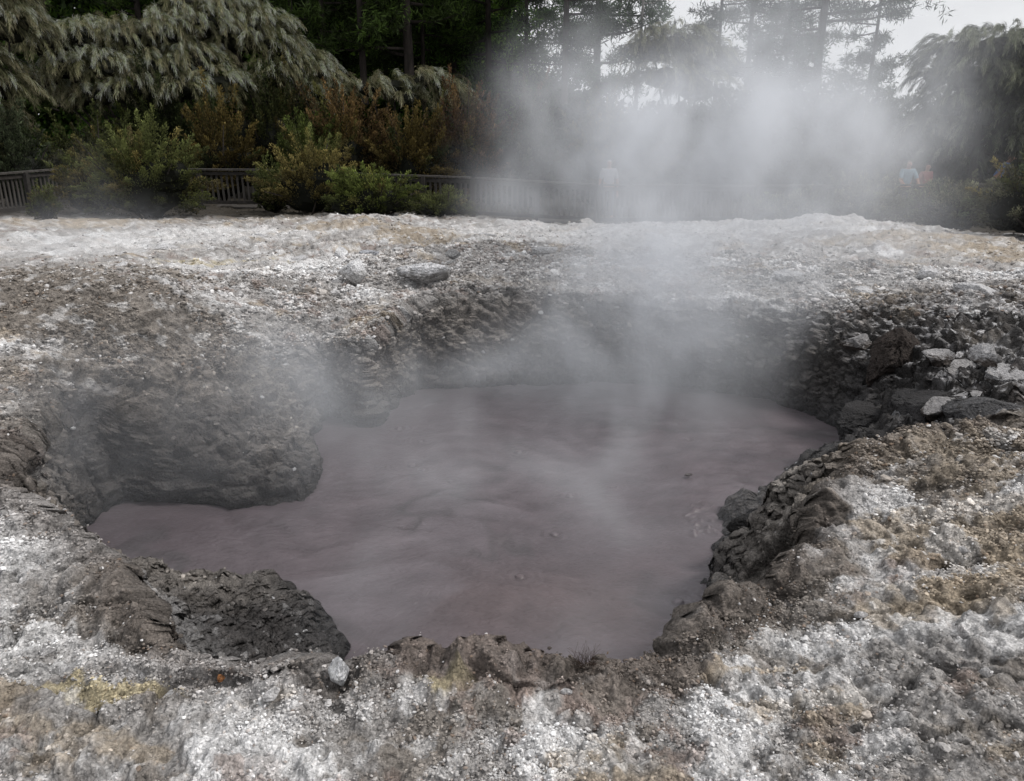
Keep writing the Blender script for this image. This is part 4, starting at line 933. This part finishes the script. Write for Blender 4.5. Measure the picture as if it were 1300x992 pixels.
pine(668, 33, 13, .13, 'green pine at the left side of the sky gap', 309, z_lo=3.4, pal=((.04,.075,.02),(.03,.05,.02)), n_limb=30)
pine(718, 30, 14, .16, 'pine with a long straight dark trunk running down into the steam', 310, z_lo=4.9, pal=((.03,.05,.02),(.025,.04,.02)), n_limb=20, spread=2.0)
pine(758, 33, 14, .2, 'full crowned pine between two gaps of sky', 311, z_lo=3.2, pal=((.03,.06,.02),(.04,.075,.025)), n_limb=42, ntuft=32, spread=2.3)
pine(808, 32, 9, .12, 'bare pale forked tree against the sky left of the steam', 312, z_lo=3.6, n_limb=9, ntuft=4, bark=M_barkpale, lean=.03, name='bare_tree', spread=1.3, group=None)
pine(952, 38, 14, .15, 'hazy pine with a thin trunk, left of the pair above the steam', 313, z_lo=4.0, n_limb=34, ntuft=26, spread=2.9, pal=((.045,.065,.04),(.035,.05,.03)))
pine(1042, 36, 15, .24, 'hazy pine with a thick dark trunk, right of the pair above the steam', 314, z_lo=3.8, n_limb=40, ntuft=28, spread=3.2, pal=((.04,.06,.04),(.03,.05,.03)))
pine(1000, 42, 13, .15, 'far pine between the hazy pair', 315, z_lo=4.0, n_limb=24, ntuft=24, spread=2.6, pal=((.045,.065,.045),(.035,.05,.035)))
pine(1108, 40, 11, .14, 'far hazy pine at the right end of the group against the sky', 316, z_lo=3.0, n_limb=26, ntuft=22, spread=2.0, pal=((.045,.06,.045),(.035,.05,.035)), lean=.01)
pine(912, 42, 14, .13, 'far hazy pine at the left end of the group against the sky', 317, z_lo=4.6, n_limb=24, ntuft=22, spread=2.2, pal=((.045,.065,.045),(.035,.05,.035)))
pine(300, 38, 15, .2, 'dark pine rising behind the large weeping bush', 318, z_lo=3, pal=DK, n_limb=44)
pine(180, 36, 15, .2, 'near black pine above the upper left weeping bush', 319, z_lo=3, pal=DK, n_limb=44)
pine(60, 34, 15, .2, 'near black pine in the top left corner', 320, z_lo=3, pal=DK, n_limb=44)
pine(-60, 33, 14, .2, 'near black pine just outside the left edge', 321, z_lo=2, pal=DK, n_limb=40)
# --- the wood behind
def wood(name, label, px0, px1, Y0, Y1, zf, n, pal, seed, size=.32):
    rs = np.random.RandomState(seed); parts = []
    m_ = n//55; px = rs.uniform(px0, px1, m_); Y = rs.uniform(Y0, Y1, m_); zt = zf(px)*rs.uniform(.75, 1.1, m_); z = -.5+(zt+.5)*rs.rand(m_)**.85
    x = (px-CXP)/FPX*Y*1.02; c = np.stack([x, Y, z], -1); g = rs.uniform(.3, 1.5, m_)*(1+1.2*noise3(x*.35, Y*.35, z*.5))
    pal = np.array(pal); col = pal[rs.randint(0, len(pal), m_)]*np.clip(g, .1, 3)[:, None]
    q = 55; pos = np.repeat(c, q, 0)+rs.normal(size=(m_*q, 3))*np.array((.55,.45,.32)); d = nrm(rs.normal(size=(m_*q, 3))+np.array((0,0,.2)))
    s = size*rs.uniform(.5, 1.2, m_*q); cc2 = np.repeat(col, q, 0)*rs.uniform(.7, 1.3, (m_*q, 1))
    parts.append(leaves(pos, d, s, s*.28, cc2, rs))
    V, F, C_ = merge(parts)
    return tag(mesh_np(name, V, F, M_leaf, colors=np.clip(C_, .002, .3), smooth=False), label, 'wood', kind='stuff')
wood('deep_wood', 'near black wood behind everything on the left', -420, 640, 47, 52, lambda p: 15+0*p, 90000, [(.010,.018,.006),(.02,.036,.010),(.006,.009,.004)], 400, .75)
wood('woodland', 'dark wood filling the view behind the left trees', -320, 650, 38, 46, lambda p: 13+0*p, 190000, [(.05,.10,.02),(.12,.22,.035),(.02,.032,.011),(.16,.28,.05)], 401)  # brighter greens put backlit patches into the leaf colour
wood('thicket', 'low hazy thicket behind the steam', 600, 1560, 33, 44, lambda p: 3.1+.8*np.sin(p*.021)+1.3*sstep(1120, 1200, p), 90000, [(.035,.045,.025),(.045,.05,.03),(.025,.03,.018)], 402)
# --- ground litter plants: a dry tuft and a twig on the lip
def tuft(px, py, label, seed, n=160, ln=.09, col=(.05,.035,.028), z=0.):
    rs = np.random.RandomState(seed); x, y = P(px, py, z); z = zat(x, y); o = np.stack([rs.normal(size=n)*.03, rs.normal(size=n)*.02, np.zeros(n)], -1)
    d = nrm(rs.normal(size=(n, 3))*.6+np.array((0,0,1.)))
    c = np.array(col)*rs.uniform(.6, 1.5, (n, 1)); V, F, C_ = blades(o, d, ln*rs.uniform(.5, 1.2, n), np.full(n, .0022), c, c*1.3, rs, .8)
    ob = mesh_np('dry_tuft', V, F, M_leaf, colors=C_, smooth=False); ob.location = (x, y, z); tag(ob, label, 'grass tuft'); return ob
tuft(742, 855, 'small dark dry tuft on the near lip of the crater', 501)
tw = MB(); x, y = P(982, 705, -.1); zt_ = zat(x, y); tw.tube([(0,0,0), (.01,.0,.08), (-.012,.0,.16), (-.03,0,.22)], [.003,.0025,.002,.001], 5); tw.tube([(.01,0,.08), (.03,0,.13)], [.0018,.001], 5)
o = tw.build('twig', M_barkpale); o.location = (x, y, zt_-.01); tag(o, 'thin bare twig standing up by the wet black lump of rock', 'twig')
# ================================================================ STEAM: one drifting body of vapour, density computed as a field on a voxel grid
def build_steam(name, label, puffs, lo, hi, vox, seed):
    ng = bpy.data.node_groups.new(name+'_field', 'GeometryNodeTree')
    ng.interface.new_socket('Geometry', in_out='INPUT', socket_type='NodeSocketGeometry')
    ng.interface.new_socket('Geometry', in_out='OUTPUT', socket_type='NodeSocketGeometry')
    N = ng.nodes; Lk = ng.links
    out = N.new('NodeGroupOutput'); N.new('NodeGroupInput')
    pos = N.new('GeometryNodeInputPosition').outputs[0]
    def vm(op, a, b=None, sc=None):
        n = N.new('ShaderNodeVectorMath'); n.operation = op
        for i, v in ((0, a), (1, b)):
            if v is None: continue
            if hasattr(v, 'links'): Lk.new(v, n.inputs[i])
            else: n.inputs[i].default_value = v
        if sc is not None: n.inputs['Scale'].default_value = sc
        return n.outputs['Value'] if op in ('LENGTH', 'DOT_PRODUCT') else n.outputs[0]
    def ma(op, a, b=None, clamp=False):
        n = N.new('ShaderNodeMath'); n.operation = op; n.use_clamp = clamp
        for i, v in ((0, a), (1, b)):
            if v is None: continue
            if hasattr(v, 'links'): Lk.new(v, n.inputs[i])
            else: n.inputs[i].default_value = v
        return n.outputs[0]
    def noise(vec, sc, det, ro, dist=0):
        n = N.new('ShaderNodeTexNoise'); Lk.new(vec, n.inputs['Vector']); n.inputs['Scale'].default_value = sc
        n.inputs['Detail'].default_value = det; n.inputs['Roughness'].default_value = ro; n.inputs['Distortion'].default_value = dist
        return n
    off = vm('ADD', pos, (seed, seed*.7, 0))
    wn = noise(off, .45, 3, .55)
    warp = vm('SCALE', vm('SUBTRACT', wn.outputs['Color'], (.5, .5, .5)), sc=1.9)
    p = vm('ADD', pos, warp)
    tot = None
    for (c, r, wgt) in puffs:
        q = vm('MULTIPLY', vm('SUBTRACT', p, tuple(c)), tuple(1/v for v in r))
        d2 = vm('DOT_PRODUCT', q, q)
        e = ma('MULTIPLY', ma('POWER', 2.71828, ma('MULTIPLY', d2, -1.0)), wgt)
        tot = e if tot is None else ma('ADD', tot, e)
    st = vm('MULTIPLY', vm('ADD', off, warp), (1, 1, .75))
    nz = noise(st, .62, 6, .58, .5)
    mr = N.new('ShaderNodeMapRange'); mr.clamp = True; Lk.new(nz.outputs['Fac'], mr.inputs[0])
    for i, v in enumerate((.38, .66, .05, 2.5)): mr.inputs[i+1].default_value = v
    nz2 = noise(st, 2.0, 4, .6, 1.2)
    mr2 = N.new('ShaderNodeMapRange'); mr2.clamp = True; Lk.new(nz2.outputs['Fac'], mr2.inputs[0])
    for i, v in enumerate((.32, .68, .35, 1.65)): mr2.inputs[i+1].default_value = v
    dens = ma('MULTIPLY', ma('MULTIPLY', tot, mr.outputs[0]), mr2.outputs[0])
    dens = ma('MAXIMUM', ma('SUBTRACT', dens, .004), 0.0)
    vc = N.new('GeometryNodeVolumeCube'); Lk.new(dens, vc.inputs['Density'])
    vc.inputs['Min'].default_value = lo; vc.inputs['Max'].default_value = hi
    for i, k in enumerate(('Resolution X', 'Resolution Y', 'Resolution Z')): vc.inputs[k].default_value = int((hi[i]-lo[i])/vox)
    sm = N.new('GeometryNodeSetMaterial'); Lk.new(vc.outputs[0], sm.inputs[0])
    m = NT('steam_vapour'); v = m.n('VolumePrincipled', Density=1.0); v.inputs['Color'].default_value = STEAM_COL; v.inputs['Anisotropy'].default_value = .1
    v.inputs['Density'].default_value = 1.0
    m.l(v.outputs[0], m.out.inputs['Volume'])
    sm.inputs['Material'].default_value = m.m
    Lk.new(sm.outputs[0], out.inputs[0])
    me = bpy.data.volumes.new(name); o = bpy.data.objects.new(name, me); COL.objects.link(o); me.materials.append(m.m)
    me.render.space = 'WORLD'
    md = o.modifiers.new('field', 'NODES'); md.node_group = ng
    tag(o, label, 'steam', kind='stuff')
    return o
STEAM_COL = (.90, .925, .97, 1)
def pf(px, py, Y, rx, ry, rz, w): return (at(px, py, Y), (rx, ry, rz), w)
PUFFS = [pf(800,470,9.7, 1.3,1.1,.55,.30), pf(800,400,10.5, 1.5,1.1,.8,.24), pf(790,320,11.3, 1.6,1.2,.7,.22), pf(1000,330,11.5, 1.6,1.2,.6,.10), pf(930,410,10.3, .9,.9,.8,.18), pf(880,330,11.5, .7,.9,.6,.14),
         pf(850,250,11.8, 1.5,1.3,.9,.50), pf(900,165,13.6, 1.7,1.4,.9,.40), pf(775,185,13.6, 1.0,1.3,.8,.38), pf(1040,150,15, 1.5,1.5,.8,.38),
         pf(670,240,12.6, .7,1.1,.4,.26), pf(1125,190,15.5, 1.1,1.4,.9,.24), pf(980,262,12.4, 1.7,1.4,.5,.30), pf(930,60,16, 2.0,1.6,.9,.17), pf(1090,40,17.5, 2.2,1.8,1.0,.07), pf(720,110,15, 1.0,1.3,.8,.16),
         pf(620,540,8.1, 2.6,1.6,.30,.11), pf(700,600,6.9, 1.3,1.0,.25,.16), pf(540,470,9.8, 1.8,1.0,.45,.20), pf(160,570,6.4, 1.1,.7,.5,.34), pf(330,510,7.4, 1.2,.9,.5,.24), pf(200,470,7.9, 1.6,1.0,.4,.10),
         pf(40,240,17, 1.3,1.4,.9,.05), pf(60,310,14, 2.0,2.0,.5,.08), pf(1080,300,12.5, 1.2,1.4,.5,.10), pf(1180,90,20, 3.4,2.4,1.8,.06), pf(810,640,6.3, .7,.6,.35,.16), pf(800,790,4.7, .5,.4,.3,.25), pf(520,740,5.0, .5,.4,.25,.14)]
build_steam('steam', 'white steam rising off the mud and drifting over the far rim', PUFFS, (-9, 3.6, -1.28), (10.5, 23.5, 6.2), .10, 3.0)
# ================================================================ CAMERA, SKY, SUN
cam = bpy.data.cameras.new('camera'); co_ = bpy.data.objects.new('camera', cam); COL.objects.link(co_)
cam.sensor_width = 36; cam.lens = 36*FPX/1300; cam.clip_start = .05; cam.clip_end = 2000
co_.location = (0, 0, CAMH); co_.rotation_euler = (math.pi/2-PITCH, 0, 0); scene.camera = co_
SUN_EL, SUN_AZ = math.radians(52), math.radians(95)
w = bpy.data.worlds.new('World'); scene.world = w; w.use_nodes = True; nt = w.node_tree; nt.nodes.clear()
o = nt.nodes.new('ShaderNodeOutputWorld'); bg = nt.nodes.new('ShaderNodeBackground'); bg.inputs['Strength'].default_value = SKY_STR
sk = nt.nodes.new('ShaderNodeTexSky'); sk.sky_type = 'NISHITA'; sk.sun_disc = False; sk.sun_elevation = SUN_EL; sk.sun_rotation = SUN_AZ; sk.dust_density = 3; sk.air_density = 1
hs = nt.nodes.new('ShaderNodeHueSaturation'); hs.inputs['Saturation'].default_value = .25; nt.links.new(sk.outputs[0], hs.inputs['Color'])
tc = nt.nodes.new('ShaderNodeTexCoord'); mp = nt.nodes.new('ShaderNodeMapping'); mp.inputs['Scale'].default_value = (1.2, 1.2, 4)
nt.links.new(tc.outputs['Generated'], mp.inputs[0]); cn = nt.nodes.new('ShaderNodeTexNoise'); cn.inputs['Scale'].default_value = 2.2; cn.inputs['Detail'].default_value = 7; cn.inputs['Roughness'].default_value = .55
nt.links.new(mp.outputs[0], cn.inputs[0]); mr = nt.nodes.new('ShaderNodeMapRange'); nt.links.new(cn.outputs['Fac'], mr.inputs[0])
for i, v in enumerate((.3, .7, 6.6, 8.6)): mr.inputs[i+1].default_value = v
cc = nt.nodes.new('ShaderNodeMix'); cc.data_type = 'RGBA'; cc.inputs[0].default_value = .85
vm = nt.nodes.new('ShaderNodeVectorMath'); vm.operation = 'SCALE'; vm.inputs[0].default_value = (.985, .995, 1.02); nt.links.new(mr.outputs[0], vm.inputs['Scale'])
nt.links.new(hs.outputs[0], cc.inputs[6]); nt.links.new(vm.outputs[0], cc.inputs[7]); nt.links.new(cc.outputs[2], bg.inputs[0]); nt.links.new(bg.outputs[0], o.inputs[0])
L = bpy.data.lights.new('sun', 'SUN'); L.energy = 2.2; L.angle = math.radians(12); L.color = (1, .965, .92)
lo = bpy.data.objects.new('sun', L); COL.objects.link(lo); lo.location = (0, 0, 20)
from mathutils import Vector
sd = Vector((math.sin(SUN_AZ)*math.cos(SUN_EL), math.cos(SUN_AZ)*math.cos(SUN_EL), math.sin(SUN_EL)))
lo.rotation_euler = sd.to_track_quat('Z', 'Y').to_euler()
scene.view_settings.view_transform = 'Standard'; scene.view_settings.look = 'None'; scene.view_settings.exposure = 0
cy = scene.cycles; cy.max_bounces = 6; cy.diffuse_bounces = 3; cy.glossy_bounces = 2; cy.transmission_bounces = 2; cy.transparent_max_bounces = 8; cy.volume_bounces = 2
cy.use_denoising = True; cy.volume_step_rate = 2.0; cy.volume_max_steps = 256
